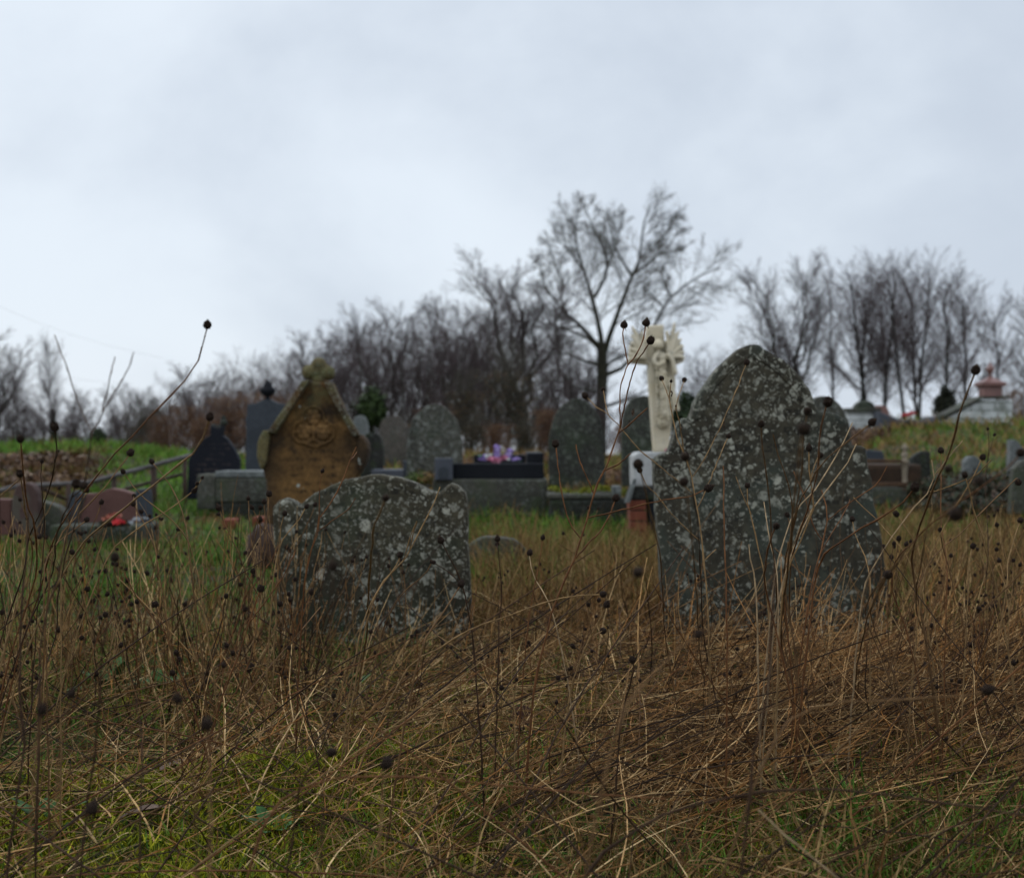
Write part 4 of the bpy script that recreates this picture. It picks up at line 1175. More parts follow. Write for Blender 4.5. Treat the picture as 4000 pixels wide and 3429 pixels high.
for (px, py, Y, L, W, az, tilt, col, lab) in [
    (2035, 2790, 3.3, .085, .05, 1.3, .9, (.055, .020, .010), 'dark red-brown fallen leaf standing on edge in the centre of the straw'),
    (600, 2860, 2.9, .10, .055, .2, .15, (.085, .04, .025), 'curled brown fallen leaf on top of the moss mound'),
    (460, 3210, 2.55, .11, .04, .1, .1, (.12, .075, .05), 'pale brown fallen leaf low in the moss at the left'),
    (3760, 2920, 3.0, .12, .05, -.2, .05, (.060, .040, .034), 'dark wet fallen leaf lying in the straw at the right'),
    (3890, 2940, 2.95, .05, .035, .9, .6, (.10, .045, .018), 'small orange-brown fallen leaf beside the wet one at the right')]:
    x = (px - 2000) / F * Y
    A = Acc(); leaf_geo(A, (0, 0, .025), az, L * .8, W, tilt + .25, col, .12, .35)
    tag(put('fallen_leaf', A.mesh('fallen_leaf', M['leaf'], True), None, (x, Y, h(x, Y))), lab, 'leaf')

# ------------------------------------------------------------------ headstones
def headstone(name, label, segs, Y, thick, mat, bev=.010, jit=.006, cat='headstone', group=None):
    """an upright stone whose face stands at distance Y; returns (thing, origin, Y)"""
    pts = outline(*segs)
    w = [P(p.x, p.y, Y) for p in pts]
    xm = (min(p.x for p in w) + max(p.x for p in w)) / 2
    org = Vector((xm, Y, h(xm, Y)))
    loc = [((p - org).x, (p - org).z) for p in w]
    loc = [(x, z if z > -.2 else -.2) for x, z in loc]
    t = thing(name, label, cat, org, group)
    put('slab', slab_mesh('slab', loc, thick, bev, mat, 0, jit), t)
    return t, org


def raised(t, org, Y, name, segs, depth, mat, bev=.006, proud=None, jit=0.0):
    pts = outline(*segs)
    loc = px_local(pts, Y, org)
    return put(name, slab_mesh(name, loc, depth + .01, bev, mat, -depth, jit), t)


def q4(px0, py0, sc):
    return lambda x, y: (px0 + x * sc, py0 + y * sc)


# --- the large stepped lancet stone on the right
c4 = q4(2500, 1250, .563)
segR = [[c4(150, 1776), (2595, 2560)], [(2595, 2640), (3490, 2640)], [(3490, 2640), c4(1720, 1776)],
        [c4(1720, 1776), c4(1660, 1400), c4(1605, 1100), c4(1575, 885)],
        [c4(1575, 885), c4(1560, 868), c4(1520, 862), c4(1470, 858)],
        [c4(1470, 858), c4(1466, 760), c4(1430, 690), c4(1370, 650), c4(1300, 640), c4(1236, 640)],
        [c4(1236, 640), c4(1200, 520), c4(1120, 400), c4(1000, 285), c4(860, 200)],
        [c4(860, 200), c4(840, 178), c4(770, 165), c4(720, 178)],
        [c4(720, 178), c4(600, 275), c4(490, 390), c4(410, 520), c4(365, 620), c4(350, 680)],
        [c4(350, 680), c4(300, 684), c4(268, 705)],
        [c4(268, 705), c4(240, 790), c4(210, 870), c4(190, 915)],
        [c4(190, 915), c4(120, 930), c4(95, 965)], [c4(95, 965), c4(100, 1100), c4(125, 1450), c4(150, 1776)]]
segR[0] = [(2595, 2640), c4(150, 1776)]
segR = [segR[1], segR[2]] + segR[3:] + [[c4(150, 1776), (2600, 2400), (2620, 2640)]]
segR[0] = [(2620, 2640), (3490, 2640)]
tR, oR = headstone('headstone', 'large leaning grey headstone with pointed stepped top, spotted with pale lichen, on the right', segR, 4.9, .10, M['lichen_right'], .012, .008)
# inner arched moulding that frames the tympanum
raised(tR, oR, 4.9, 'arch_moulding', [[c4(385, 690), c4(450, 520), c4(560, 380), c4(680, 275), c4(775, 225)], [c4(775, 225), c4(900, 295), c4(1030, 400), c4(1130, 520), c4(1195, 650)],
                                      [c4(1195, 650), c4(1165, 655)], [c4(1165, 655), c4(1100, 530), c4(1000, 415), c4(890, 320), c4(775, 255)], [c4(775, 255), c4(690, 305), c4(580, 405), c4(475, 540), c4(415, 690)], [c4(415, 690), c4(385, 690)]], .006, M['lichen_right'], .003)
# --- the low round-topped stone on the left
c2 = q4(900, 1300, .563)
segL = [[(1090, 2640), (1850, 2640)], [(1850, 2640), (1840, 2330), c2(1655, 1500), c2(1636, 1150)],
        [c2(1636, 1150), c2(1625, 1105), c2(1580, 1060), c2(1530, 1037)], [c2(1530, 1037), c2(1490, 1065), c2(1448, 1112)],
        [c2(1448, 1112), c2(1330, 1060), c2(1200, 1010), c2(1080, 988), c2(960, 985), c2(820, 1008), c2(690, 1055), c2(580, 1115), c2(475, 1192)],
        [c2(475, 1192), c2(430, 1160), c2(375, 1143)], [c2(375, 1143), c2(330, 1165), c2(292, 1210)], [c2(292, 1210), c2(300, 1500), (1085, 2300), (1090, 2640)]]
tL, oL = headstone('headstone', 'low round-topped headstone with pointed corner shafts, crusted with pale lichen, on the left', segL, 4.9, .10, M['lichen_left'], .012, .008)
raised(tL, oL, 4.9, 'corner_shaft', [[c2(300, 1215), c2(340, 1175), c2(376, 1158)], [c2(376, 1158), c2(420, 1180), c2(452, 1215)], [c2(452, 1215), c2(470, 1500), (1175, 2600)], [(1175, 2600), (1100, 2600)], [(1100, 2600), c2(308, 1500), c2(300, 1215)]], .014, M['lichen_left'], .006)
raised(tL, oL, 4.9, 'corner_shaft', [[c2(1462, 1118), c2(1500, 1075), c2(1530, 1052)], [c2(1530, 1052), c2(1575, 1075), c2(1622, 1130)], [c2(1622, 1130), c2(1640, 1500), (1836, 2600)], [(1836, 2600), (1745, 2600)], [(1745, 2600), c2(1485, 1500), c2(1462, 1118)]], .014, M['lichen_left'], .006)

# --- the brown gabled gothic stone
YB = 8.5
segB = [[(1045, 2210), (1400, 2210)], [(1400, 2210), c2(880, 1000)], [c2(880, 1000), c2(905, 970), c2(940, 900), c2(962, 830)],
        [c2(962, 830), c2(955, 760), c2(925, 715), c2(885, 700)], [c2(885, 700), c2(790, 530), c2(700, 340)], [c2(700, 340), c2(520, 335)],
        [c2(520, 335), c2(400, 510), c2(285, 675)], [c2(285, 675), c2(232, 690)], [c2(232, 690), c2(205, 740), c2(188, 830), c2(195, 890)], [c2(195, 890), c2(225, 960), c2(248, 1050)], [c2(248, 1050), c2(240, 1400), (1045, 2210)]]
tB, oB = headstone('headstone', 'brown sandstone gothic headstone with a steep gable and carved trefoil', segB, YB, .13, M['sandstone'], .012, .008)
raised(tB, oB, YB, 'coping', [[c2(268, 690), c2(390, 510), c2(505, 340)], [c2(505, 340), c2(560, 330)], [c2(560, 330), c2(440, 520), c2(320, 700)], [c2(320, 700), c2(268, 690)]], .07, M['sandstone_dark'], .008)
raised(tB, oB, YB, 'coping', [[c2(650, 325), c2(705, 340)], [c2(705, 340), c2(800, 530), c2(905, 710)], [c2(905, 710), c2(862, 720)], [c2(862, 720), c2(750, 530), c2(650, 325)]], .07, M['sandstone_dark'], .008)
raised(tB, oB, YB, 'kneeler', [[c2(190, 860), c2(195, 760), c2(230, 680)], [c2(230, 680), c2(290, 672)], [c2(290, 672), c2(270, 780), c2(255, 900)], [c2(255, 900), c2(220, 950), c2(190, 860)]], .04, M['sandstone_moss'], .012)
raised(tB, oB, YB, 'kneeler', [[c2(885, 715), c2(930, 730), c2(962, 800)], [c2(962, 800), c2(950, 880), c2(905, 950)], [c2(905, 950), c2(885, 850), c2(885, 715)]], .04, M['sandstone'], .012)
bm = bmesh.new()
for cx, cy, r in [(605, 215, 52), (535, 270, 52), (668, 275, 54), (605, 265, 45), (600, 325, 42)]:
    w = P(*c2(cx, cy), YB) - oB
    rr = r * .563 / F * YB
    blob(bm, (w.x, .06, w.z), (rr, rr * .95, rr), 3, .10)
me = bm_mesh('finial', bm, M['sandstone_moss'])
put('finial', remesh(me, .009, 2), tB)
# carved trefoil: a rim with flowers inside
bm = bmesh.new()
for cx, cy, r in [(575, 590, 78), (510, 690, 78), (645, 690, 78)]:
    w = P(*c2(cx, cy), YB) - oB
    R = r * .563 / F * YB
    for i in range(40):
        a = 2 * math.pi * i / 40
        q = Vector((w.x + R * math.cos(a), 0, w.z + R * math.sin(a)))
        inner = False
        for dx, dy, r2 in [(575, 590, 78), (510, 690, 78), (645, 690, 78)]:
            if (dx, dy) == (cx, cy): continue
            w2 = P(*c2(dx, dy), YB) - oB
            if (Vector((q.x, 0, q.z)) - Vector((w2.x, 0, w2.z))).length < r2 * .563 / F * YB: inner = True
        if not inner: blob(bm, (q.x, -.002, q.z), (.010, .016, .010), 1)
    for i in range(7):
        a = i * 6.28 / 6 + cx; rr = 0 if i == 6 else R * .48
        blob(bm, (w.x + rr * math.cos(a), 0.0, w.z + rr * math.sin(a)), (R * .30, .022, R * .30), 2, .15)
for (ax, ay), (bx, by) in [((578, 640), (580, 720)), ((560, 660), (520, 740)), ((600, 660), (640, 740)), ((500, 760), (570, 790)), ((600, 790), (680, 760))]:
    for k in range(7):
        w = P(*c2(ax + (bx - ax) * k / 6, ay + (by - ay) * k / 6), YB) - oB
        blob(bm, (w.x, 0, w.z), (.011, .02, .011), 1)
put('trefoil_carving', remesh(bm_mesh('trefoil_carving', bm, M['sandstone']), .006, 1), tB)
# small dark mound-like stone at its foot
bm = bmesh.new(); blob(bm, (0, 0, .10), (.10, .08, .16), 3, .12)
x = (1030 - 2000) / F * 8.0
tag(put('foot_stone', bm_mesh('foot_stone', bm, M['rust']), None, (x, 8.0, h(x, 8.0))), 'small rounded red-brown marker at the foot of the brown gabled stone', 'marker stone')

# --- stones behind, each its own
lan = lambda x0, x1, yt, ys_, yb: [[(x0, yb), (x1, yb)], [(x1, yb), (x1 + 1, ys_)], [(x1, ys_), (x1 - (x1 - x0) * .10, ys_ - (ys_ - yt) * .55), (x1 - (x1 - x0) * .30, ys_ - (ys_ - yt) * .88), ((x0 + x1) / 2, yt)],
                                   [((x0 + x1) / 2, yt), (x0 + (x1 - x0) * .30, ys_ - (ys_ - yt) * .88), (x0 + (x1 - x0) * .10, ys_ - (ys_ - yt) * .55), (x0, ys_)], [(x0, ys_), (x0, yb)]]
rnd_top = lambda x0, x1, yt, ys_, yb: [[(x0, yb), (x1, yb)], [(x1, yb), (x1, ys_)], [(x1, ys_), (x1 - (x1 - x0) * .06, ys_ - (ys_ - yt) * .5), (x1 - (x1 - x0) * .22, ys_ - (ys_ - yt) * .88), ((x0 + x1) / 2, yt), (x0 + (x1 - x0) * .22, ys_ - (ys_ - yt) * .88), (x0 + (x1 - x0) * .06, ys_ - (ys_ - yt) * .5), (x0, ys_)], [(x0, ys_), (x0, yb)]]
headstone('headstone', 'pale-mottled lancet headstone standing behind the left lichened headstone', lan(1588, 1806, 1574, 1730, 1905), 14.0, .12, M['lichen_far'])
headstone('headstone', 'dark mossy lancet headstone between the black tomb and the angel cross', lan(2143, 2364, 1553, 1720, 1925), 14.5, .12, M['lichen_far_dark'])
headstone('headstone', 'grey round-shouldered headstone half hidden behind the angel cross', rnd_top(2430, 2600, 1545, 1660, 1900), 13.0, .12, M['lichen_far_dark'])
headstone('headstone', 'small reddish-grey round-topped headstone left of the mottled lancet one', rnd_top(1480, 1588, 1625, 1690, 1830), 20.0, .12, M['grey_brown'])
headstone('headstone', 'pale distant headstone peeping over the right slope of the brown gable', rnd_top(1372, 1440, 1622, 1680, 1830), 23.0, .12, M['pale_stone'])
headstone('headstone', 'dark low arched headstone right beside the brown gabled stone', rnd_top(1405, 1497, 1690, 1760, 1880), 15.5, .12, M['dark_stone'])
headstone('headstone', 'grey weathered headstone whose shoulder shows behind the large right headstone', [[(3080, 1950), (3350, 1950)], [(3350, 1950), (3330, 1740), (3315, 1650), (3280, 1580), (3240, 1553), (3205, 1546), (3160, 1570), (3100, 1640)], [(3100, 1640), (3080, 1950)]], 9.0, .12, M['lichen_far'])
headstone('headstone', 'low lichened headstone sunk in the straw beside the left headstone', [[(1800, 2260), (2075, 2260)], [(2075, 2260), (2065, 2170), (2020, 2115), (1950, 2098), (1880, 2100), (1830, 2130)], [(1830, 2130), (1800, 2260)]], 7.2, .10, M['grey_stone'])

# tall slate with an urn
cU = q4(600, 1450, .394)
tU, oU = headstone('headstone', 'tall blue slate headstone topped by a dark ball urn, left of the brown gable',
                   [[(955, 1900), (1125, 1900)], [(1125, 1900), (1118, 1578)], [(1118, 1578), (1085, 1574), (1060, 1562)], [(1060, 1562), (1025, 1562)], [(1025, 1562), (1000, 1574), (965, 1580)], [(965, 1580), (964, 1620)], [(964, 1620), (958, 1640), (962, 1680)], [(962, 1680), (955, 1900)]], 14.5, .12, M['slate'], .008, 0)
w = P(1042, 1560, 14.5) - oU
bm = lathe_bm([(.035, -.03), (.04, 0), (.022, .015), (.022, .03), (.06, .05), (.083, .085), (.078, .115), (.045, .135), (.05, .15), (.03, .165), (.022, .185), (.008, .205)], 20, None, (w.x, .06, w.z))
put('urn', bm_mesh('urn', bm, M['black_granite'], True), tU)

# black gabled granite with inscription on a stone base
tG, oG = headstone('headstone', 'black polished headstone with sloping shoulders and faint inscription on the left',
                   [[(730, 1950), (934, 1950)], [(934, 1950), (934, 1795)], [(934, 1795), (915, 1755), (885, 1712)], [(885, 1712), (868, 1700)], [(868, 1700), (874, 1660)], [(874, 1660), (848, 1672), (822, 1660)], [(822, 1660), (820, 1700)], [(820, 1700), (800, 1712)], [(800, 1712), (762, 1750), (736, 1795)], [(736, 1795), (730, 1950)]], 12.4, .10, M['black_granite_text'], .006, 0)
bm = bmesh.new()
for px, py, r in [(830, 1668, 14), (870, 1650, 15), (852, 1672, 15), (868, 1632, 9)]:
    w = P(px, py, 12.4) - oG; blob(bm, (w.x, .05, w.z), r / F * 12.4, 2, .2)
put('finial', bm_mesh('finial', bm, M['dark_stone'], True), tG)


def pbox(name, parent, org, px0, px1, py0, py1, Y, depth, mat, bev=.012, dy=0):
    a = P(px0, py1, Y) - org; b = P(px1, py0, Y) - org
    return put(name, bm_mesh(name, box_bm(a.x, b.x, dy, dy + depth, a.z, b.z, bev), mat), parent)


def at_ground(px, Y):
    x = (px - 2000) / F * Y
    return Vector((x, Y, h(x, Y)))


# kerbed grave under it
o = at_ground(900, 11.9)
t = thing('grave_kerb', 'grey lichened stone grave surround below the black gabled headstone', 'grave kerb', o)
pbox('front_block', t, o, 768, 842, 1852, 1990, 11.9, .35, M['grey_stone'], .02)
pbox('side_wall', t, o, 846, 1060, 1865, 1962, 11.95, .9, M['grey_stone'], .02)
pbox('coping', t, o, 842, 1062, 1840, 1864, 11.93, .5, M['pale_stone'], .01)
pbox('ledge', t, o, 842, 1070, 1966, 2070, 11.8, 1.0, M['dark_stone'], .02)
o = at_ground(895, 11.2)
for px0, px1, yt, lab in [(868, 918, 2028, 'red brick, left of the two at the foot of the grey grave surround'), (985, 1042, 2020, 'red brick, right of the two at the foot of the grey grave surround')]:
    a = P(px0, yt + 26, 11.2); b = P(px1, yt, 11.2)
    og = Vector(((a.x + b.x) / 2, 11.2, a.z))
    tag(put('brick', bm_mesh('brick', box_bm(a.x - og.x, b.x - og.x, 0, .2, h(og.x, 11.2) - .02 - a.z, b.z - a.z, .006), M['red_brick']), None, og), lab, 'brick')

# --- pink granite grave at the left with wreath
Yp = 10.0
tP, oP = headstone('headstone', 'low pink granite headstone with wavy top between grey shoulders on the left', [[(300, 2060), (560, 2060)], [(560, 2060), (520, 1928)], [(520, 1928), (480, 1916), (430, 1908), (380, 1925), (335, 1928)], [(335, 1928), (300, 2060)]], Yp, .12, M['pink_granite'], .008, 0)
raised(tP, oP, Yp, 'shoulder', [[(520, 2070), (598, 2070)], [(598, 2070), (594, 1925), (575, 1908), (545, 1910)], [(545, 1910), (530, 1935), (562, 2060)], [(562, 2060), (520, 2070)]], .03, M['slate'], .01)
raised(tP, oP, Yp, 'shoulder', [[(258, 2060), (300, 2060)], [(300, 2060), (334, 1930)], [(334, 1930), (300, 1915), (275, 1935)], [(275, 1935), (258, 2060)]], .03, M['slate'], .01)
pbox('kerb', tP, oP, 255, 605, 2040, 2125, Yp, .5, M['grey_stone'], .02, -.35)
tag(headstone('headstone', '', [[(45, 2090), (150, 2090)], [(150, 2090), (148, 1960)], [(148, 1960), (140, 1915), (120, 1890), (95, 1884), (70, 1893), (52, 1920), (45, 1960)], [(45, 1960), (45, 2090)]], 9.8, .12, M['pink_granite_dull'], .01, .004)[0], 'dull pink-grey round-topped headstone at the far left')
tag(headstone('headstone', '', [[(-40, 2090), (42, 2090)], [(42, 2090), (42, 1950)], [(42, 1950), (-40, 1948)], [(-40, 1948), (-40, 2090)]], 9.9, .12, M['pink_granite'], .008, 0)[0], 'square pink granite headstone cut by the left edge of the picture')
tag(headstone('headstone', '', [[(150, 2100), (262, 2100)], [(262, 2100), (262, 2010)], [(262, 2010), (215, 1975), (155, 1958)], [(155, 1958), (150, 2100)]], 9.9, .15, M['grey_stone'], .01, .006)[0], 'grey sloping kerb stone between the two left pink headstones')


def petals(A, c, r, n, cols, flat=.6):
    for i in range(n):
        v = RNG.normal(size=3); v /= np.linalg.norm(v); v[2] = abs(v[2]) * flat
        p = np.array(c) + v * r * RNG.random() ** .4
        s = r * .38
        a = RNG.normal(size=3); a /= np.linalg.norm(a); b = np.cross(a, v); b /= np.linalg.norm(b) + 1e-6
        V = np.stack([p - a * s - b * s * .6, p + a * s - b * s * .6, p + a * s * .8 + b * s * .6, p - a * s * .8 + b * s * .6])
        A.add(V, np.array([[0, 1, 2, 3]]), np.repeat(np.array(cols[RNG.integers(0, len(cols))])[None], 4, 0))


def flower_part(name, parent, clumps, cols, n=40):
    A = Acc()
    for c, r in clumps: petals(A, c, r, n, cols)
    return put(name, A.mesh(name, M['petal']), parent)


o = P(430, 2050, 9.55); o.z = max(o.z, h(o.x, o.y))
t = thing('flower_wreath', 'faded red and pink flower wreath with white ribbon before the pink headstone', 'flowers', o)
def rel(px, py, Y, o): return tuple(P(px, py, Y) - o)
flower_part('pink_blooms', t, [(rel(435, 2022, 9.5, o), .035), (rel(455, 2015, 9.5, o), .03), (rel(415, 2030, 9.5, o), .03)], [(.42, .13, .09), (.5, .18, .13)])
flower_part('red_bloom', t, [(rel(462, 2042, 9.45, o), .04)], [(.55, .03, .035), (.42, .02, .03)], 60)
flower_part('foliage', t, [(rel(440, 2050, 9.5, o), .06), (rel(480, 2050, 9.5, o), .05), (rel(405, 2050, 9.5, o), .04)], [(.02, .03, .015), (.03, .025, .015)], 60)
flower_part('ribbon', t, [(rel(535, 2030, 9.5, o), .03), (rel(510, 2042, 9.5, o), .025), (rel(565, 2025, 9.5, o), .02)], [(.45, .48, .52), (.38, .40, .45)], 25)

# --- sloping iron hand-rail on the left
def rail_tube(bm, a, b, r, n=10):
    a = Vector(a); b = Vector(b); d = (b - a)
    q = d.to_track_quat('Z', 'Y').to_matrix().to_4x4()
    bmesh.ops.create_cone(bm, cap_ends=True, segments=n, radius1=r, radius2=r, depth=d.length, matrix=Matrix.Translation((a + b) / 2) @ q)


Yr = 13.0
o = at_ground(600, Yr)
t = thing('hand_rail', 'sloping pale hand-rail on rusty posts crossing the left slope', 'railing', o)
bm = bmesh.new()
rp = [P(-80, 1938, 12.2), P(60, 1900, 12.4), P(340, 1886, 12.7), P(560, 1828, 13.2), P(745, 1778, 13.6)]
for a, b in zip(rp, rp[1:]): rail_tube(bm, a - o, b - o, .021)
put('rail', bm_mesh('rail', bm, M['pale_rail'], True), t)
bm = bmesh.new()
for a, b in [(P(150, 1902, 12.5), P(262, 1952, 12.6)), (P(330, 1950, 12.9), P(720, 1850, 13.6))]: rail_tube(bm, a - o, b - o, .016)
put('lower_rail', bm_mesh('lower_rail', bm, M['rust'], True), t)
for px, py, Y in [(268, 1890, 12.6), (445, 1860, 12.95), (600, 1820, 13.3), (722, 1786, 13.55)]:
    a = P(px, py, Y); b = Vector((a.x, a.y, h(a.x, a.y) - .15)); bm = bmesh.new(); rail_tube(bm, a - o, b - o, .022 if px != 600 else .03)
    put('post', bm_mesh('post', bm, M['rust'], True), t)

# --- black table tomb with flowers
Yt = 12.0
o = at_ground(1915, Yt)
t = thing('table_tomb', 'black polished granite tomb on a stained stone plinth', 'tomb', o)
pbox('plinth', t, o, 1690, 2140, 1872, 2070, Yt, 1.7, M['grey_stone'], .02)
pbox('black_kerb', t, o, 1768, 2126, 1810, 1872, Yt, .10, M['black_granite'], .012, .08)
pbox('side_kerb', t, o, 2060, 2126, 1770, 1872, Yt, 1.4, M['black_granite'], .012, .185)
pbox('headstone', t, o, 1833, 2058, 1783, 1872, Yt, .12, M['black_granite'], .012, 1.3)
pbox('footing', t, o, 1680, 2165, 2005, 2110, Yt, 1.8, M['dark_stone'], .02, -.12)
o2 = P(1736, 1878, 11.95)
t = thing('memorial_vase', 'square blue-grey granite vase block at the left end of the black tomb', 'vase', o2)
a = P(1698, 1880, 11.95) - o2; b = P(1767, 1790, 11.95) - o2
put('block', bm_mesh('block', box_bm(a.x, b.x, 0, .15, a.z + .012, b.z, .006), M['blue_granite']), t)
arc = [P(1712 + 40 * (.5 - .5 * math.cos(math.pi * k / 12)) * 1.0, 1838 - 16 * math.sin(math.pi * k / 12), 11.95) - o2 for k in range(13)]
arc = [(p.x, p.z) for p in arc] + [((P(1752, 1868, 11.95) - o2).x, (P(1752, 1868, 11.95) - o2).z), ((P(1712, 1868, 11.95) - o2).x, (P(1712, 1868, 11.95) - o2).z)]
put('arched_plaque', slab_mesh('arched_plaque', arc, .012, .003, M['slate'], -.006), t)
o3 = P(1965, 1812, 12.35)
t = thing('flower_arrangement', 'lilac, pink and white silk flowers lying on the black tomb', 'flowers', o3)
Yf = 12.4
flower_part('lilac_spikes', t, [(rel(1941, 1790 - k * 11, Yf, o3), .036 - .002 * k) for k in range(5)] + [(rel(1975 + k * 6, 1795 - k * 11, Yf, o3), .032) for k in range(4)] + [(rel(1890, 1795, Yf, o3), .04), (rel(1900, 1782, Yf, o3), .03), (rel(2005, 1797, Yf, o3), .035), (rel(2024, 1795, Yf, o3), .03)],
            [(.34, .23, .62), (.42, .31, .70), (.26, .17, .50), (.50, .42, .72)], 36)
flower_part('pink_blooms', t, [(rel(1925, 1797, Yf - .05, o3), .045), (rel(1950, 1798, Yf - .05, o3), .035), (rel(1970, 1792, Yf - .05, o3), .04), (rel(1938, 1806, Yf - .05, o3), .035)], [(.55, .16, .28), (.62, .27, .38), (.45, .12, .2)])
flower_part('white_blooms', t, [(rel(1908, 1784, Yf - .02, o3), .035), (rel(1985, 1797, Yf - .05, o3), .025)], [(.55, .62, .58), (.6, .65, .65)])
flower_part('leaves', t, [(rel(1877, 1782, Yf, o3), .025), (rel(2030, 1800, Yf, o3), .025), (rel(1992, 1766, Yf, o3), .012)], [(.10, .20, .16), (.15, .28, .22)], 20)

# moss-and-fern clump beside the vase
A = Acc()
c0 = P(1650, 1890, 12.6)
for i in range(420):
    v = RNG.normal(size=3); v /= np.linalg.norm(v); v[2] = abs(v[2])
    p = np.array(c0) + v * np.array([.17, .12, .13]) * RNG.random() ** .3
    f = (p[0] - c0.x) / .17
    col = np.array([(.055, .085, .012), (.16, .095, .03)][int(f + RNG.normal() * .35 > .05)])
    s = .022; a = RNG.normal(size=3); a /= np.linalg.norm(a); b = np.cross(a, v)
    A.add(np.stack([p - a * s, p + b * s * .5, p + a * s, p - b * s * .5]), np.array([[0, 1, 2, 3]]), np.repeat(col[None], 4, 0))
tag(put('moss_clump', A.mesh('moss_clump', M['leaf'])), 'round clump of bright green and orange-brown moss left of the black tomb', 'moss clump')

# mossy terrace wall right of the black tomb
o = at_ground(2300, 11.4)
t = thing('terrace_wall', 'low mossy dark stone terrace wall between the black tomb and the brick pier', 'wall', o)
pbox('wall', t, o, 2150, 2470, 1952, 2080, 11.4, .5, M['dark_stone'], .02)
pbox('coping', t, o, 2140, 2430, 1930, 1950, 11.35, .6, M['grey_stone'], .015)
pbox('end_stone', t, o, 2386, 2420, 1895, 1930, 11.6, .18, M['pale_stone'], .012)
A = Acc()
for i in range(900):
    px = RNG.uniform(2150, 2480); Y = RNG.uniform(11.45, 12.1)
    p = np.array(P(px, 1926, 11.4)); p[1] = Y; p[2] += .02 * RNG.random() + .02 * math.sin(px * .03)
    s = .02; a = RNG.normal(size=3); a /= np.linalg.norm(a); b = RNG.normal(size=3); b /= np.linalg.norm(b)
    A.add(np.stack([p - a * s, p + b * s * .6, p + a * s, p - b * s * .6]) - np.array(o), np.array([[0, 1, 2, 3]]), np.repeat(MOSS[RNG.integers(0, 4)][None] * .7, 4, 0))
put('moss_cap', A.mesh('moss_cap', M['leaf']), t)

# low dark slabs seen between stones, left of the mottled lancet
o = at_ground(1500, 15)
t = thing('grave_kerb', 'low blue-grey grave kerb between the brown gable and the mottled lancet stone', 'grave kerb', o)
pbox('kerb', t, o, 1450, 1585, 1835, 1870, 15, .5, M['blue_granite'], .01)
pbox('end_post', t, o, 1568, 1594, 1800, 1870, 14.8, .15, M['slate'], .01)

# --- pale angel cross on a brick pier
Yc = 10.4
o = at_ground(2560, Yc)
t = thing('angel_cross', 'cream marble cross with a winged angel carved on it', 'cross monument', o)
sg = outline([(2556, 1770), (2612, 1770)], [(2612, 1770), (2640, 1500)], [(2640, 1500), (2636, 1428)], [(2636, 1428), (2672, 1412)], [(2672, 1412), (2668, 1345)], [(2668, 1345), (2640, 1338)], [(2640, 1338), (2596, 1330)], [(2596, 1330), (2592, 1268)], [(2592, 1268), (2528, 1272)],
             [(2528, 1272), (2524, 1335)], [(2524, 1335), (2462, 1345)], [(2462, 1345), (2457, 1416)], [(2457, 1416), (2532, 1424)], [(2532, 1424), (2536, 1500), (2556, 1770)])
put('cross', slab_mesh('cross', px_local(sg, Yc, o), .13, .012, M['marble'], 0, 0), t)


def U(px, py, d=0.0):
    w = P(px, py, Yc) - o
    return Vector((w.x, -d, w.z))


K_ = Yc / F
bm = bmesh.new()
# robe: a column of overlapping ellipsoids swelling and narrowing, folds, sleeves, bowed head
for px, py, rx, rz, d in [(2585, 1400, 24, 26, .02), (2580, 1430, 26, 28, .025), (2582, 1465, 25, 30, .025), (2588, 1500, 28, 34, .025), (2592, 1540, 31, 36, .025), (2596, 1580, 33, 36, .02), (2598, 1615, 31, 30, .02), (2590, 1650, 24, 26, .01)]:
    blob(bm, U(px, py, d), (rx * K_, .045, rz * K_), 2)
for px0, py0, px1, py1, r in [(2560, 1440, 2562, 1640, 5), (2575, 1450, 2580, 1650, 5), (2595, 1460, 2608, 1640, 6), (2610, 1480, 2630, 1600, 6), (2620, 1500, 2646, 1600, 7)]:
    for k in range(14):
        f = k / 13; blob(bm, U(px0 + (px1 - px0) * f, py0 + (py1 - py0) * f + 4 * math.sin(f * 6), .062), (r * K_, .016, r * 1.6 * K_), 1)
for pts, r in [([(2562, 1388), (2552, 1410), (2565, 1428), (2590, 1418)], 11), ([(2606, 1388), (2622, 1408), (2628, 1432), (2634, 1456)], 11)]:
    c = catmull([(a, b) for a, b in pts], 6)
    for q in c: blob(bm, U(q.x, q.y, .055), (r * K_, .03, r * K_), 1)
for dx in (-4, 0, 4): blob(bm, U(2632 + dx, 1462, .06), (3.2 * K_, .012, 7 * K_), 1)       # hand
blob(bm, U(2570, 1376, .04), (9 * K_, .03, 14 * K_), 2)                                     # neck
blob(bm, U(2568, 1350, .06), (15 * K_, .036, 19 * K_), 3)                                   # head
blob(bm, U(2567, 1354, .092), (3 * K_, .012, 5 * K_), 1)                                    # nose
for dx in (-1, 1): blob(bm, U(2568 + dx * 6, 1344, .088), (5 * K_, .006, 2 * K_), 1)        # brow
for k in range(16):                                                                          # wavy hair
    a = math.pi * (-.15 + 1.3 * k / 15); blob(bm, U(2568 + 17 * math.cos(a), 1350 - 18 * math.sin(a), .05), (6 * K_, .03, 7 * K_), 1)
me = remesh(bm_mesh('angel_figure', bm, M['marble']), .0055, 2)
put('angel_figure', me, t)


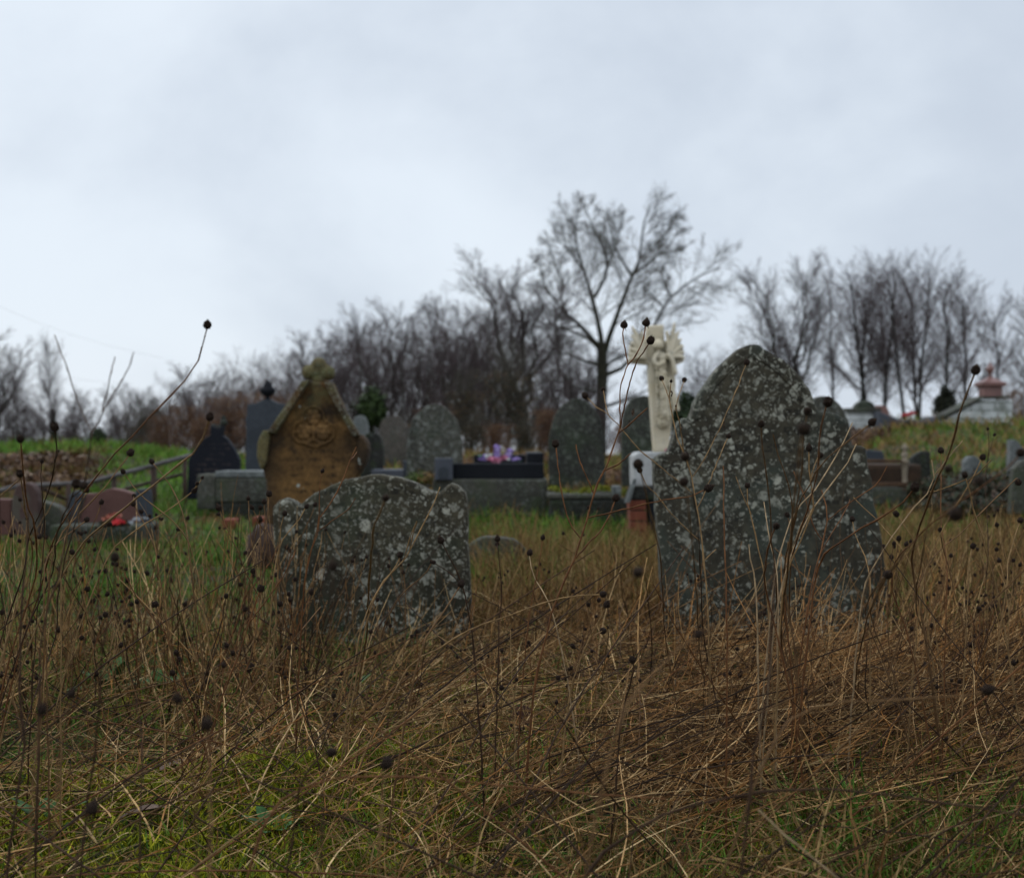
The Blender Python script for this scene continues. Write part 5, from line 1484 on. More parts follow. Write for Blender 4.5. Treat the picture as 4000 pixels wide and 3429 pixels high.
def wing(side):
    cq = q4(2400, 1220, .2252)
    if side > 0:
        root = (960, 800); tips = [(1040, 185), (1105, 340), (1150, 465), (1185, 590), (1205, 700), (1212, 800)]; inner = [(905, 360), (900, 520), (905, 660)]
    else:
        root = (520, 800); tips = [(300, 250), (288, 400), (275, 520), (262, 640), (250, 740), (248, 830)]; inner = [(470, 370), (500, 520), (520, 660)]
    bm = bmesh.new()
    for k, tp_ in enumerate(tips):
        for f in range(15):
            u = .12 + .86 * f / 14
            x_ = root[0] + (tp_[0] - root[0]) * u; y_ = root[1] + (tp_[1] - root[1]) * u - 30 * math.sin(u * 3.1)
            wd = (34 if u < .85 else 34 * (1 - (u - .85) / .3)) * .2252
            blob(bm, U(*cq(x_, y_), .022 + .006 * (k % 2) + .012 * (1 - u)), (wd * K_, .020, wd * K_ * 1.15), 1)
    for q_ in inner:
        for f in range(10):
            u = f / 9
            blob(bm, U(*cq(root[0] + (q_[0] - root[0]) * u, root[1] + (q_[1] - root[1]) * u), .03), (8.5 * K_, .018, 9 * K_), 1)
            m_ = ((q_[0] + tips[1][0]) / 2, (q_[1] + tips[1][1]) / 2)
            blob(bm, U(*cq(root[0] + (m_[0] - root[0]) * u, root[1] + (m_[1] - root[1]) * u), .02), (11 * K_, .016, 11 * K_), 1)
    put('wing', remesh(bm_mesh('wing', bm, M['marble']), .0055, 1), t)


wing(1); wing(-1)
o2 = at_ground(2530, 10.35)
t = thing('cross_base', 'white stepped base block under the angel cross', 'monument base', o2)
put('block', slab_mesh('block', px_local(outline([(2478, 1900), (2640, 1900)], [(2640, 1900), (2640, 1766)], [(2640, 1766), (2500, 1766)], [(2500, 1766), (2480, 1775), (2474, 1790)], [(2474, 1790), (2478, 1900)]), 10.35, o2), .40, .012, M['white_stone'], 0, 0), t)
put('dark_course', slab_mesh('dark_course', px_local(outline([(2462, 1952), (2640, 1952)], [(2640, 1952), (2640, 1902)], [(2640, 1902), (2480, 1902)], [(2480, 1902), (2462, 1952)]), 10.32, o2), .46, .008, M['dark_stone'], 0, 0), t)
put('sloping_kerb', slab_mesh('sloping_kerb', px_local(outline([(2440, 1962), (2458, 1962)], [(2458, 1962), (2484, 1870)], [(2484, 1870), (2474, 1868)], [(2474, 1868), (2440, 1962)]), 10.3, o2), .10, .004, M['pale_stone'], -.12, 0), t)
pbox('black_panel', t, o2, 2534, 2640, 1954, 2130, 10.4, .3, M['black_granite'], .004)
bm = bmesh.new()
bmo = bmesh.new()
zz = 1956
for k in range(4):
    a = P(2460 + k * 2.5, zz + 37, 10.3) - o2; b = P(2526 + k * 2.5, zz, 10.3) - o2
    box_bm(a.x, b.x, -.0, .22, a.z, b.z, .006, bm); zz += 42
a = P(2464, zz + 20, 10.31) - o2; b = P(2525, 1954, 10.31) - o2
put('brick_pier', bm_mesh('brick_pier', bm, M['red_brick']), t)
put('mortar', bm_mesh('mortar', box_bm(a.x + .004, b.x - .004, .012, .205, a.z, b.z, 0), M['mortar']), t)
x = P(2618, 1756, 10.3)
A = Acc(); petals(A, (0, 0, 0), .03, 30, [(.55, .2, .28), (.6, .5, .5)]);
tag(put('flower_posy', A.mesh('flower_posy', M['petal']), None, P(2608, 1762, 10.3)), 'tiny pink and white posy at the foot of the angel cross shaft', 'flowers')

# --- stepped plot with finial post on the right
Yg = 13.2
o = at_ground(3500, Yg)
t = thing('grave_enclosure', 'ruined grave enclosure with rusty rails and finialed corner post right of the large headstone', 'grave enclosure', o)
pbox('stone_block', t, o, 3405, 3545, 1905, 1975, Yg, .6, M['grey_stone'], .02)
pbox('ledge', t, o, 3400, 3600, 1978, 1990, Yg, .7, M['dark_stone'], .008, -.1)
pbox('top_rail', t, o, 3380, 3525, 1794, 1808, Yg, .06, M['brown_wood'], .006)
pbox('lower_rail', t, o, 3400, 3545, 1884, 1900, Yg, .06, M['brown_wood'], .006)
pbox('brick_course', t, o, 3486, 3562, 1993, 2040, Yg, .3, M['red_brick'], .01, -.05)
bank = pbox('earth_bank', t, o, 3385, 3640, 1815, 1900, Yg, .5, M['dark_earth'], .04, .3)
w = P(3540, 1905, Yg) - o
s_ = Yg / F
prof = [(14, 0), (14, 8), (10, 14), (9, 40), (11, 70), (13, 92), (17, 96), (17, 104), (11, 110), (9, 118), (13, 124), (12, 134), (6, 140), (9, 148), (12, 156), (9, 164), (4, 170), (3, 176)]
put('corner_post', bm_mesh('corner_post', lathe_bm([(r * s_, z * s_) for r, z in prof], 16, None, (w.x, .05, w.z)), M['terracotta'], True), t)
tag(headstone('headstone', '', [[(3385, 1830), (3465, 1830)], [(3465, 1830), (3450, 1762)], [(3450, 1762), (3385, 1756)], [(3385, 1756), (3385, 1830)]], 14.6, .3, M['slate'], .01, 0)[0], 'flat blue-grey slab above the rusty rail right of the large headstone')
tag(headstone('headstone', '', [[(3556, 1900), (3640, 1900)], [(3640, 1900), (3634, 1764)], [(3634, 1764), (3600, 1762), (3560, 1790)], [(3560, 1790), (3556, 1900)]], 14.4, .12, M['dark_stone'], .01, .006)[0], 'dark leaning headstone right of the finialed corner post')
tag(headstone('headstone', '', [[(3765, 1860), (3840, 1860)], [(3840, 1860), (3832, 1800)], [(3832, 1800), (3815, 1782), (3785, 1784), (3768, 1805)], [(3768, 1805), (3765, 1860)]], 14.0, .12, M['pale_stone'], .01, .006)[0], 'small pale headstone half sunk in the right bramble bank')
tag(headstone('headstone', '', [[(3945, 1860), (4010, 1860)], [(4010, 1860), (4000, 1760)], [(4000, 1760), (3975, 1722), (3948, 1718)], [(3948, 1718), (3945, 1860)]], 13.8, .12, M['pale_stone'], .01, .006)[0], 'pale pointed headstone at the right edge above the brambles')
tag(headstone('headstone', '', [[(3950, 2010), (4060, 2010)], [(4060, 2010), (4060, 1830)], [(4060, 1830), (4000, 1800), (3962, 1830)], [(3962, 1830), (3950, 2010)]], 11.8, .12, M['grey_stone'], .01, .006)[0], 'broad grey headstone cut by the right edge of the picture')


def leaf_mass(n, cpx, cpy, Y, rx, ry, rz, size, cols):
    A = Acc()
    c0 = np.array(P(cpx, cpy, Y))
    v = RNG.normal(size=(n, 3)); v /= np.linalg.norm(v, axis=1, keepdims=True)
    r = RNG.random((n, 1)) ** .35
    lump = 1 + .35 * (vnoise(v[:, 0] * 3 + 5, v[:, 2] * 3 + v[:, 1] * 2 + 9) - .5)[:, None] * 2
    p = c0 + v * r * lump * np.array([rx, ry, rz])
    a = RNG.normal(size=(n, 3)); a /= np.linalg.norm(a, axis=1, keepdims=True)
    b = np.cross(a, v); b /= np.linalg.norm(b, axis=1, keepdims=True) + 1e-6
    s = size * (.6 + .8 * RNG.random((n, 1)))
    V = np.stack([p - a * s, p - b * s * .55 , p + a * s, p + b * s * .55], 1).reshape(-1, 3)
    Qd = np.arange(n * 4).reshape(-1, 4)
    A.add(V, Qd, np.repeat(pick(np.array(cols), n), 4, 0))
    return A


A = Acc()
for cpx, cpy, Y, rx, rz in [(3680, 1915, 13.4, .42, .16), (3800, 1920, 13.2, .45, .20), (3920, 1925, 13.0, .45, .22), (4040, 1930, 12.9, .4, .2), (3740, 1975, 12.8, .5, .12), (3900, 1985, 12.6, .5, .14)]:
    B = leaf_mass(1500, cpx, cpy, Y, rx, .5, rz, .022, [(.030, .040, .018), (.055, .032, .020), (.022, .026, .016), (.07, .045, .028), (.035, .05, .03)])
    A.add(B.V[0], B.Q[0], B.C[0])
tag(put('bramble_bank', A.mesh('bramble_bank', M['leaf'])), 'dark bank of brambles and ivy over tumbled stones at the right', 'brambles', kind='stuff')
# bracken patches
A = Acc()
for cpx, cpy, Y, rx, rz, n in [(80, 1845, 19, 1.1, .26, 2200), (200, 1825, 20, .9, .22, 1700), (-60, 1880, 17, .8, .2, 900), (180, 1895, 16, .8, .16, 1100), (420, 1875, 18, .5, .14, 700), (3370, 1715, 22, .5, .17, 900), (3300, 1740, 21, .5, .2, 700), (2050, 1820, 22, 1.4, .2, 1500), (1650, 1810, 23, 1.2, .2, 900), (2350, 1880, 16, .6, .15, 900)]:
    B = leaf_mass(n, cpx, cpy, Y, rx, .7, rz, .045, [(.11, .055, .026), (.08, .04, .02), (.13, .075, .036), (.06, .032, .018)])
    A.add(B.V[0], B.Q[0], B.C[0])
tag(put('bracken', A.mesh('bracken', M['leaf'])), 'patches of brown dead bracken on the slopes behind the tombs', 'bracken', kind='stuff')

# --- monuments on the right-hand crest
Yw = 25.0
o = at_ground(3372, Yw)
t = thing('brick_wall', 'whitewashed brick plot wall with grey coping on the right crest', 'wall', o)
a = P(3312, 1720, Yw) - o; b = P(3432, 1610, Yw) - o
put('wall', bm_mesh('wall', box_bm(a.x, b.x, 0, .5, a.z - .2, b.z, .01), M['white_brick']), t)
a = P(3304, 1608, Yw) - o; b = P(3440, 1594, Yw) - o
put('coping', bm_mesh('coping', box_bm(a.x, b.x, -.06, .56, a.z, b.z, .01), M['grey_stone']), t)
tag(headstone('headstone', '', [[(3340, 1600), (3425, 1600)], [(3425, 1600), (3412, 1575), (3385, 1562), (3360, 1570), (3345, 1585)], [(3345, 1585), (3340, 1600)]], 26.2, .3, M['lichen_far_dark'], .02, .01)[0], 'dark domed headstone showing over the whitewashed brick wall')
tag(headstone('headstone', '', [[(3418, 1660), (3486, 1660)], [(3486, 1660), (3470, 1600), (3455, 1585), (3425, 1583)], [(3425, 1583), (3418, 1660)]], 26.5, .15, M['red_granite'], .01, 0)[0], 'pink sloping headstone behind the right end of the whitewashed brick wall')
tag(headstone('headstone', '', [[(3428, 1690), (3526, 1690)], [(3526, 1690), (3522, 1640)], [(3522, 1640), (3480, 1625), (3434, 1606)], [(3434, 1606), (3428, 1690)]], 24.6, .6, M['blue_granite'], .02, 0)[0], 'sloping blue-grey granite slab beside the whitewashed brick wall')
o = at_ground(3610, 24.6)
t = thing('grave_slab', 'long low blue-black grave slab on the right crest', 'grave slab', o)
pbox('slab', t, o, 3532, 3655, 1640, 1690, 24.6, .9, M['slate'], .04)
pbox('headpiece', t, o, 3656, 3678, 1625, 1690, 24.5, .7, M['blue_granite'], .03)
o = P(3548, 1645, 24.4)
t = thing('flower_pot', 'red flowers in a dark pot at the end of the long crest slab', 'flowers', o)
a = P(3530, 1665, 24.4) - o
put('pot', bm_mesh('pot', lathe_bm([(.05, -.2), (.07, -.05), (.085, .0), (.08, .0)], 14), M['dark_stone'], True), t)
flower_part('red_blooms', t, [(rel(3545, 1622, 24.4, o), .07), (rel(3562, 1616, 24.4, o), .06), (rel(3534, 1624, 24.4, o), .05)], [(.5, .04, .05), (.4, .03, .04)], 60)

# stepped white wall and pink urn monument
Ym = 24.5
o = at_ground(3840, Ym)
t = thing('plot_wall', 'whitewashed rubble wall with a sloping grey coping below the pink urn monument', 'wall', o)
cw = q4(3200, 1300, .45)
put('wall', slab_mesh('wall', px_local(outline([cw(1110, 900), cw(1690, 900)], [cw(1690, 900), cw(1680, 580)], [cw(1680, 580), cw(1420, 580)], [cw(1420, 580), cw(1120, 730)], [cw(1120, 730), cw(1110, 900)]), Ym, o), .5, .02, M['white_rubble'], 0, 0), t)
put('coping', slab_mesh('coping', px_local(outline([cw(1090, 735), cw(1410, 572)], [cw(1410, 572), cw(1640, 566)], [cw(1640, 566), cw(1640, 548)], [cw(1640, 548), cw(1400, 552)], [cw(1400, 552), cw(1090, 708)], [cw(1090, 708), cw(1090, 735)]), Ym, o), .6, .01, M['grey_stone'], -.05, 0), t)
o = P(*cw(1510, 552), Ym + .2)
t = thing('urn_monument', 'polished pink granite pedestal monument with overhanging cap and urn on the right crest', 'monument', o)
s_ = Ym / F * .45
put('pedestal', bm_mesh('pedestal', box_bm(-82 * s_, 82 * s_, 0, 150 * s_, 0, 84 * s_, .01), M['red_granite']), t)
bm = bmesh.new()
for hw, z0, z1 in [(98, 84, 96), (112, 97, 112), (104, 113, 126)]:
    box_bm(-hw * s_, hw * s_, (75 - hw) * s_, (75 + hw) * s_, z0 * s_, z1 * s_, .008, bm)
put('cap', bm_mesh('cap', bm, M['red_granite']), t)
bm = bmesh.new()
bmesh.ops.create_cone(bm, cap_ends=True, segments=4, radius1=125 * s_, radius2=26 * s_, depth=46 * s_, matrix=Matrix.Translation((0, 75 * s_, 150 * s_)) @ Matrix.Rotation(math.pi / 4, 4, 'Z'))
put('hipped_top', bm_mesh('hipped_top', bm, M['red_granite']), t)
put('urn', bm_mesh('urn', lathe_bm([(r * s_, z * s_) for r, z in [(22, 173), (14, 182), (10, 196), (20, 208), (32, 226), (36, 246), (30, 262), (16, 268), (18, 276), (10, 286), (6, 298), (2, 306)]], 18, None, (0, 75 * s_, 0)), M['red_granite'], True), t)

# ------------------------------------------------------------------ bare trees
class Tree:
    def __init__(self, seed): self.r = random.Random(seed); self.br = []   # (pts, radii, level)
    def limb(self, pts, r0, r1, level):
        k = len(pts)
        rad = [r0 + (r1 - r0) * (i / (k - 1)) ** .8 for i in range(k)]
        self.br.append((pts, rad, level)); return pts, rad
    def grow(self, pts, rad, level, spec):
        """spec[level] = (count, tmin, angle, ratio, up, wobble, segs)"""
        if level >= len(spec): return
        cnt, tmin, ang, ratio, up, wob, segs = spec[level]
        r = self.r
        Lp = sum((b - a).length for a, b in zip(pts, pts[1:]))
        n = max(1, int(cnt * r.uniform(.75, 1.25)))
        for i in range(n):
            t = tmin + (1 - tmin) * ((i + r.random()) / n)
            f = t * (len(pts) - 1); j = min(int(f), len(pts) - 2); p = pts[j].lerp(pts[j + 1], f - j)
            d = (pts[j + 1] - pts[j]).normalized()
            rp = rad[j] + (rad[j + 1] - rad[j]) * (f - j)
            perp = Vector((r.gauss(0, 1), r.gauss(0, 1), r.gauss(0, 1))); perp -= d * perp.dot(d)
            if perp.length < 1e-4: continue
            perp.normalize()
            a = ang * r.uniform(.65, 1.25)
            nd = d * math.cos(a) + perp * math.sin(a)
            L = Lp * ratio * (1.12 - .62 * t) * r.uniform(.7, 1.3)
            q = [p]
            for s in range(segs):
                nd = (nd + Vector((r.gauss(0, wob), r.gauss(0, wob), r.gauss(0, wob) + up))).normalized()
                q.append(q[-1] + nd * L / segs)
            r0 = min(rp * .62, L * .0085 + .0032)
            q, rr = self.limb(q, r0, max(r0 * .35, .003), level + 1)
            self.grow(q, rr, level + 1, spec)
    def meshes(self, minr=.0, split=2, mats=('bark', 'twig'), rmul=1.0):
        out = []
        for part, sel in (('trunk', lambda l: l < split), ('crown', lambda l: l >= split)):
            g = {}
            for pts, rad, l in self.br:
                if sel(l): g.setdefault((len(pts), 8 if l == 0 else 5 if l == 1 else 3), []).append((pts, rad))
            A = Acc()
            for (k, s), lst in g.items():
                V, Qd = tubes(np.array([[tuple(p) for p in a] for a, b in lst]), np.maximum(np.array([b for a, b in lst]) * rmul, minr), s)
                A.add(V, Qd)
            out.append((part, A.mesh(part, M[mats[0] if part == 'trunk' else mats[1]], part == 'trunk')))
        return out


def wobble_line(r, a, b, n, w):
    pts = []
    for i in range(n + 1):
        t = i / n; p = a.lerp(b, t)
        if 0 < i: p = p + Vector((r.gauss(0, w), r.gauss(0, w), r.gauss(0, w * .3)))
        pts.append(p)
    return pts


def proto_tree(seed, kind):
    """unit trees about 10 m tall, origin at the base"""
    T = Tree(seed); r = T.r
    if kind == 'alder':            # tall straight trunk, ascending fine branches
        p = wobble_line(r, Vector((0, 0, -.3)), Vector((r.uniform(-.6, .6), 0, 9.6)), 9, .06)
        pts, rad = T.limb(p, .15, .03, 0)
        T.grow(pts, rad, 0, [(48, .38, .72, .33, .04, .05, 5), (9, .10, .6, .46, .02, .06, 4), (6, .08, .55, .60, .01, .06, 3)])
        mats = ('bark_grey', 'twig')
    elif kind == 'twin':
        for s in (-1, 1):
            p = wobble_line(r, Vector((.1 * s, 0, -.3)), Vector((1.0 * s + r.uniform(-.3, .3), r.uniform(-.4, .4), 9.3)), 9, .06)
            pts, rad = T.limb(p, .14, .03, 0)
            T.grow(pts, rad, 0, [(36, .42, .72, .33, .04, .05, 5), (9, .10, .6, .46, .02, .06, 4), (6, .08, .55, .60, .01, .06, 3)])
        mats = ('bark_grey', 'twig')
    elif kind == 'spread':         # several rising limbs, round crown
        p = wobble_line(r, Vector((0, 0, -.3)), Vector((r.uniform(-.3, .3), 0, 3.2)), 5, .08)
        pts, rad = T.limb(p, .20, .15, 0)
        for i in range(7):
            a = i * 6.28 / 7 + r.random(); top = Vector((2.6 * math.cos(a) * r.uniform(.4, 1), 2.6 * math.sin(a) * r.uniform(.4, 1), r.uniform(7.6, 9.6)))
            q = wobble_line(r, pts[-1 - (i % 3)], top, 7, .18); q[0] = pts[-1 - (i % 3)]
            q[1] = q[1] + Vector((.3 * math.cos(a), .3 * math.sin(a), -.3))
            qq, rr = T.limb(q, .11, .02, 1)
            T.grow(qq, rr, 1, [None, (18, .10, .66, .36, .04, .06, 5), (10, .08, .6, .46, .02, .07, 4), (6, .08, .52, .60, .02, .07, 3)])
        mats = ('bark', 'twig')
    elif kind == 'thicket':        # many thin stems from the ground, dense twigs
        for i in range(9):
            a = r.uniform(0, 6.28); b = Vector((r.uniform(-1.4, 1.4), r.uniform(-1, 1), -.3))
            top = b + Vector((r.uniform(-1.6, 1.6), r.uniform(-1, 1), r.uniform(6.5, 10)))
            qq, rr = T.limb(wobble_line(r, b, top, 7, .22), .075, .015, 0)
            T.grow(qq, rr, 0, [(14, .10, .7, .36, .04, .08, 5), (9, .08, .62, .46, .02, .09, 4), (6, .08, .55, .60, .01, .09, 3)])
        mats = ('bark', 'twig')
    return T, mats


PT = {}; PH = {}
def proto(key, seed, kind, mats=None, leaves=None):
    T, m = proto_tree(seed, kind)
    if mats: m = mats
    PH[key] = max(p.z for b in T.br for p in b[0])
    ms = T.meshes(.0042, 2 if kind == 'spread' else 1, m, 1.0)
    if leaves is not None:
        tips = [b[0][-1] for b in T.br if b[2] >= 2]
        T.r.shuffle(tips)
        tips = np.array([tuple(p) for p in tips[:leaves[0]]])
        n = len(tips)
        p = tips + RNG.normal(size=(n, 3)) * .12
        p = p[p[:, 2] < leaves[2]]; n = len(p)
        a = RNG.normal(size=(n, 3)); a /= np.linalg.norm(a, axis=1, keepdims=True)
        b = np.cross(a, RNG.normal(size=(n, 3))); b /= np.linalg.norm(b, axis=1, keepdims=True)
        s = leaves[3]
        V = np.stack([p - a * s, p - b * s * .6, p + a * s, p + b * s * .6], 1).reshape(-1, 3)
        A = Acc(); A.add(V, np.arange(4 * n).reshape(-1, 4), np.repeat(pick(np.array(leaves[1]), n), 4, 0))
        ms.append(('withered_leaves', A.mesh('withered_leaves', M['leaf'])))
    PT[key] = ms


RUS = [(.17, .080, .036), (.12, .058, .028), (.20, .115, .045), (.085, .042, .025)]
proto('alder_a', 31, 'alder'); proto('alder_b', 32, 'alder'); proto('twin', 33, 'twin')
proto('spread_a', 34, 'spread'); proto('spread_b', 35, 'spread')
proto('thick_a', 36, 'thicket'); proto('thick_b', 37, 'thicket')
proto('russet', 38, 'thicket', ('bark', 'twig_red'), (5200, RUS, 8.8, .10))
proto('olive', 39, 'thicket', ('bark', 'twig_oak'), (2200, [(.10, .075, .03), (.12, .06, .025), (.06, .05, .025)], 7.5, .09))


def tree(key, name, label, px, ytop, Y, wide=1.0, rot=None, group=None, base_px=None):
    x = (px - 2000) / F * Y
    z0 = h(x, Y)
    ht = (P(px, ytop, Y).z - z0)
    s = ht / PH[key]
    t = thing(name, label, 'tree', (x, Y, z0), group)
    t.rotation_euler = (0, 0, random.random() * 6.28 if rot is None else rot)
    t.scale = (s * wide, s * wide, s)
    for part, me in PT[key]: put(part, me, t)
    return t, s


# right-hand row of alders
RT = 'row of bare trees on the right crest'
tree('spread_a', 'bare_tree', 'round-crowned bare tree rising just right of the large headstone, first of the right row', 3090, 945, 62, .92, .5, RT)
row = [(3265, 985, 60, 'alder_b', .8, 'thin bare tree over the left end of the whitewashed brick wall'),
       (3345, 1000, 66, 'alder_a', 1.0, 'bare tree above the dark domed headstone in the right row'),
       (3420, 968, 64, 'twin', 1.0, 'twin-stemmed bare tree above the pink sloping headstone'),
       (3475, 990, 70, 'alder_b', 1.0, 'bare tree standing over the sloping blue-grey slab'),
       (3560, 950, 62, 'twin', .9, 'tallest twin-stemmed bare tree of the right row, above the red flowers'),
       (3600, 990, 68, 'alder_a', .9, 'bare tree above the long low slab on the right crest'),
       (3700, 985, 60, 'alder_b', 1.15, 'stout bare tree rising out of the dark bush on the right crest'),
       (3790, 1020, 66, 'alder_a', 1.0, 'bare tree immediately left of the pink urn monument'),
       (3900, 1100, 72, 'alder_b', 1.1, 'lower bare tree right of the pink urn monument'),
       (4020, 1060, 60, 'alder_a', 1.2, 'bare tree cut by the right edge of the picture')]
for i, (px, yt, Y, k, w, lab) in enumerate(row):
    tree(k, 'bare_tree', lab, px, yt, Y, w, None, RT)
for i, (px, yt, Y, k, w, lab) in enumerate([
    (2860, 1265, 58, 'thick_a', 1.2, 'low bare thicket between the angel cross and the large headstone'),
    (2740, 1330, 62, 'thick_b', 1.2, 'low bare thicket directly right of the angel cross'),
    (2960, 1330, 66, 'thick_b', 1.1, 'bare scrub showing behind the peak of the large headstone'),
    (3960, 1480, 45, 'russet', 1.1, 'low russet scrub behind the pink urn monument at the right edge')]):
    tree(k, 'bare_shrub', lab, px, yt, Y, w, None, 'bare thickets on the right crest')
# middle woodland edge
MID = 'bare trees of the wood behind the tombs'
for px, yt, Y, k, w, lab in [
    (2040, 960, 55, 'spread_b', 1.15, 'leaning bare tree just left of the big oak'),
    (1900, 1120, 52, 'thick_b', 1.05, 'dense bare tree above the lilac flowers on the black tomb'),
    (1760, 1120, 56, 'spread_a', 1.0, 'bare tree behind the mottled lancet headstone'),
    (1640, 1150, 50, 'thick_a', 1.1, 'bare tree above the reddish-grey round-topped headstone'),
    (1500, 1130, 55, 'spread_b', 1.0, 'tallest bare tree right of the brown gable finial'),
    (1380, 1205, 48, 'thick_b', 1.1, 'bare bushy tree behind the right slope of the brown gable'),
    (1240, 1270, 52, 'spread_a', 1.1, 'bare tree directly behind the finial of the brown gable'),
    (1110, 1310, 48, 'thick_a', 1.1, 'bare bushy tree behind the slate headstone with the ball urn'),
    (960, 1345, 50, 'thick_b', 1.1, 'bare bushy tree between the black gabled stone and the slate headstone'),
    (830, 1395, 46, 'thick_a', 1.1, 'bare bushy tree above the black gabled headstone'),
    (690, 1430, 48, 'thick_b', 1.1, 'bare bushy tree above the top end of the hand-rail'),
    (2330, 1470, 47, 'thick_b', 1.3, 'low bare scrub around the trunk of the big oak'),
    (2470, 1500, 46, 'thick_a', 1.2, 'low bare scrub between the big oak and the angel cross'),
    (2180, 1250, 50, 'thick_a', 1.0, 'bare scrub behind the dark mossy lancet headstone'),
    (2010, 1300, 46, 'olive', 1.1, 'olive-tinged scrub between the black tomb and the dark lancet stone'),
    (1800, 1420, 42, 'olive', 1.1, 'olive-tinged scrub immediately right of the mottled lancet headstone')]:
    tree(k, 'bare_tree', lab, px, yt, Y, w, None, MID)
for px, yt, Y, k, w, lab in [
    (560, 1505, 40, 'olive', 1.2, 'yellow-brown scrub tree above the left rail'),
    (720, 1540, 40, 'russet', 1.2, 'russet leafy scrub left of the black gabled headstone'),
    (880, 1500, 42, 'russet', 1.2, 'russet leafy scrub right behind the black gabled headstone'),
    (1010, 1480, 40, 'russet', 1.1, 'russet leafy scrub behind the slate headstone with the urn'),
    (620, 1590, 36, 'russet', 1.1, 'low russet scrub over the bend of the hand-rail'),
    (800, 1600, 37, 'russet', 1.2, 'low russet scrub behind the left shoulder of the black gabled headstone'),
    (1160, 1500, 40, 'russet', 1.1, 'russet scrub at the left slope of the brown gable'),
    (1850, 1600, 36, 'olive', 1.3, 'low olive scrub behind the left half of the black tomb'),
    (1950, 1630, 35, 'russet', 1.3, 'low russet scrub directly behind the lilac flowers'),
    (2060, 1610, 37, 'olive', 1.3, 'low olive scrub behind the right end of the black tomb'),
    (1590, 1590, 37, 'olive', 1.3, 'low olive scrub between the reddish-grey stone and the mottled lancet stone'),
    (2430, 1640, 36, 'russet', 1.3, 'low russet scrub right of the dark mossy lancet headstone'),
    (1330, 1560, 37, 'olive', 1.2, 'low olive scrub behind the right slope of the brown gable'),
    (1700, 1560, 36, 'russet', 1.2, 'low russet scrub behind the mottled lancet headstone'),
    (2130, 1560, 38, 'russet', 1.2, 'low russet scrub left of the dark mossy lancet headstone')]:
    tree(k, 'scrub_tree', lab, px, yt, Y, w, None, 'brown leafy scrub along the wood edge')
LEFT = 'bare trees beyond the left hill'
for px, yt, Y, k, w, lab in [
    (-30, 1240, 50, 'spread_b', 1.0, 'bare spreading tree cut by the left edge of the picture'),
    (60, 1440, 52, 'thick_a', 1.1, 'low bare tree between the left edge and the ivy-clad tree'),
    (300, 1490, 50, 'thick_b', 1.1, 'low bare tree just right of the ivy-clad tree'),
    (420, 1500, 54, 'thick_a', 1.1, 'low bare tree under the three-armed dark stalk on the left'),
    (500, 1480, 56, 'spread_a', 1.1, 'low bare tree in the dip left of the russet scrub')]:
    tree(k, 'bare_tree', lab, px, yt, Y, w, None, LEFT)
rb = random.Random(5)
for k, px in enumerate(range(-60, 2260, 165)):
    sky_y = np.interp(px, [-60, 200, 400, 700, 900, 1150, 1500, 1900, 2260], [1330, 1500, 1530, 1450, 1390, 1330, 1190, 1160, 1300])
    tree(('thick_a', 'thick_b', 'spread_a')[k % 3], 'bare_tree', 'bare tree at the back of the wood, seen only as twigs between the nearer trees', px + rb.uniform(-25, 25), sky_y + rb.uniform(-25, 45), rb.uniform(58, 72), 1.25, None, 'bare trees at the back of the wood')
t, s = tree('alder_a', 'bare_tree', 'small bare tree with an ivy-clad trunk beyond the left hill', 208, 1275, 48, .62, 1.0, LEFT)
A = Acc()
n = 1800
zz = RNG.random(n) * 5.2
an = RNG.random(n) * 6.28
rr = (.30 + .14 * vnoise(zz * 1.5, an)) * (1 - zz / 9) * RNG.random(n) ** .3 * 1.6
p = np.stack([rr * np.cos(an), rr * np.sin(an), zz], 1)
a = RNG.normal(size=(n, 3)); a /= np.linalg.norm(a, axis=1, keepdims=True); b = np.cross(a, RNG.normal(size=(n, 3))); b /= np.linalg.norm(b, axis=1, keepdims=True)
V = np.stack([p - a * .1, p - b * .07, p + a * .1, p + b * .07], 1).reshape(-1, 3)
A.add(V, np.arange(4 * n).reshape(-1, 4), np.repeat(pick(np.array([(.016, .026, .010), (.022, .035, .012), (.012, .018, .009)]), n), 4, 0))
put('ivy', A.mesh('ivy', M['leaf']), t)


def leaf_bush(name, label, cpx, cpy, Y, rx, rz, n, size, cols, cat='bush'):
    A = leaf_mass(n, cpx, cpy, Y, rx, rx * .8, rz, size, cols)
    c = P(cpx, cpy, Y); o = Vector((c.x, Y, h(c.x, Y)))
    A.V[0] = A.V[0] - np.array(o)
    t = thing(name, label, cat, o)
    put('foliage', A.mesh('foliage', M['leaf']), t)
    bm = bmesh.new(); rail_tube(bm, (0, 0, -.1), (0, 0, (c.z - o.z)), .05)
    put('trunk', bm_mesh('trunk', bm, M['bark'], True), t)
    return t


leaf_bush('evergreen_bush', 'dark rounded evergreen bush on the right crest left of the white stepped wall', 3692, 1585, 30, .24, .40, 3200, .035, [(.020, .024, .014), (.028, .030, .016), (.014, .016, .010)])
leaf_bush('ivy_bush', 'green ivy-covered bush between the brown gable and the reddish-grey headstone', 1450, 1600, 40, .45, .62, 1100, .09, [(.030, .05, .014), (.022, .034, .012), (.04, .065, .018)])
leaf_bush('ivy_bush', 'dark green holly bush showing between the angel cross and the large headstone', 2680, 1650, 22, .30, .45, 2200, .04, [(.018, .03, .012), (.026, .042, .016)])
leaf_bush('evergreen_bush', 'small dark evergreen beyond the crest left of the yellow-brown scrub', 385, 1715, 34, .22, .26, 1200, .04, [(.02, .035, .014), (.03, .045, .016)])

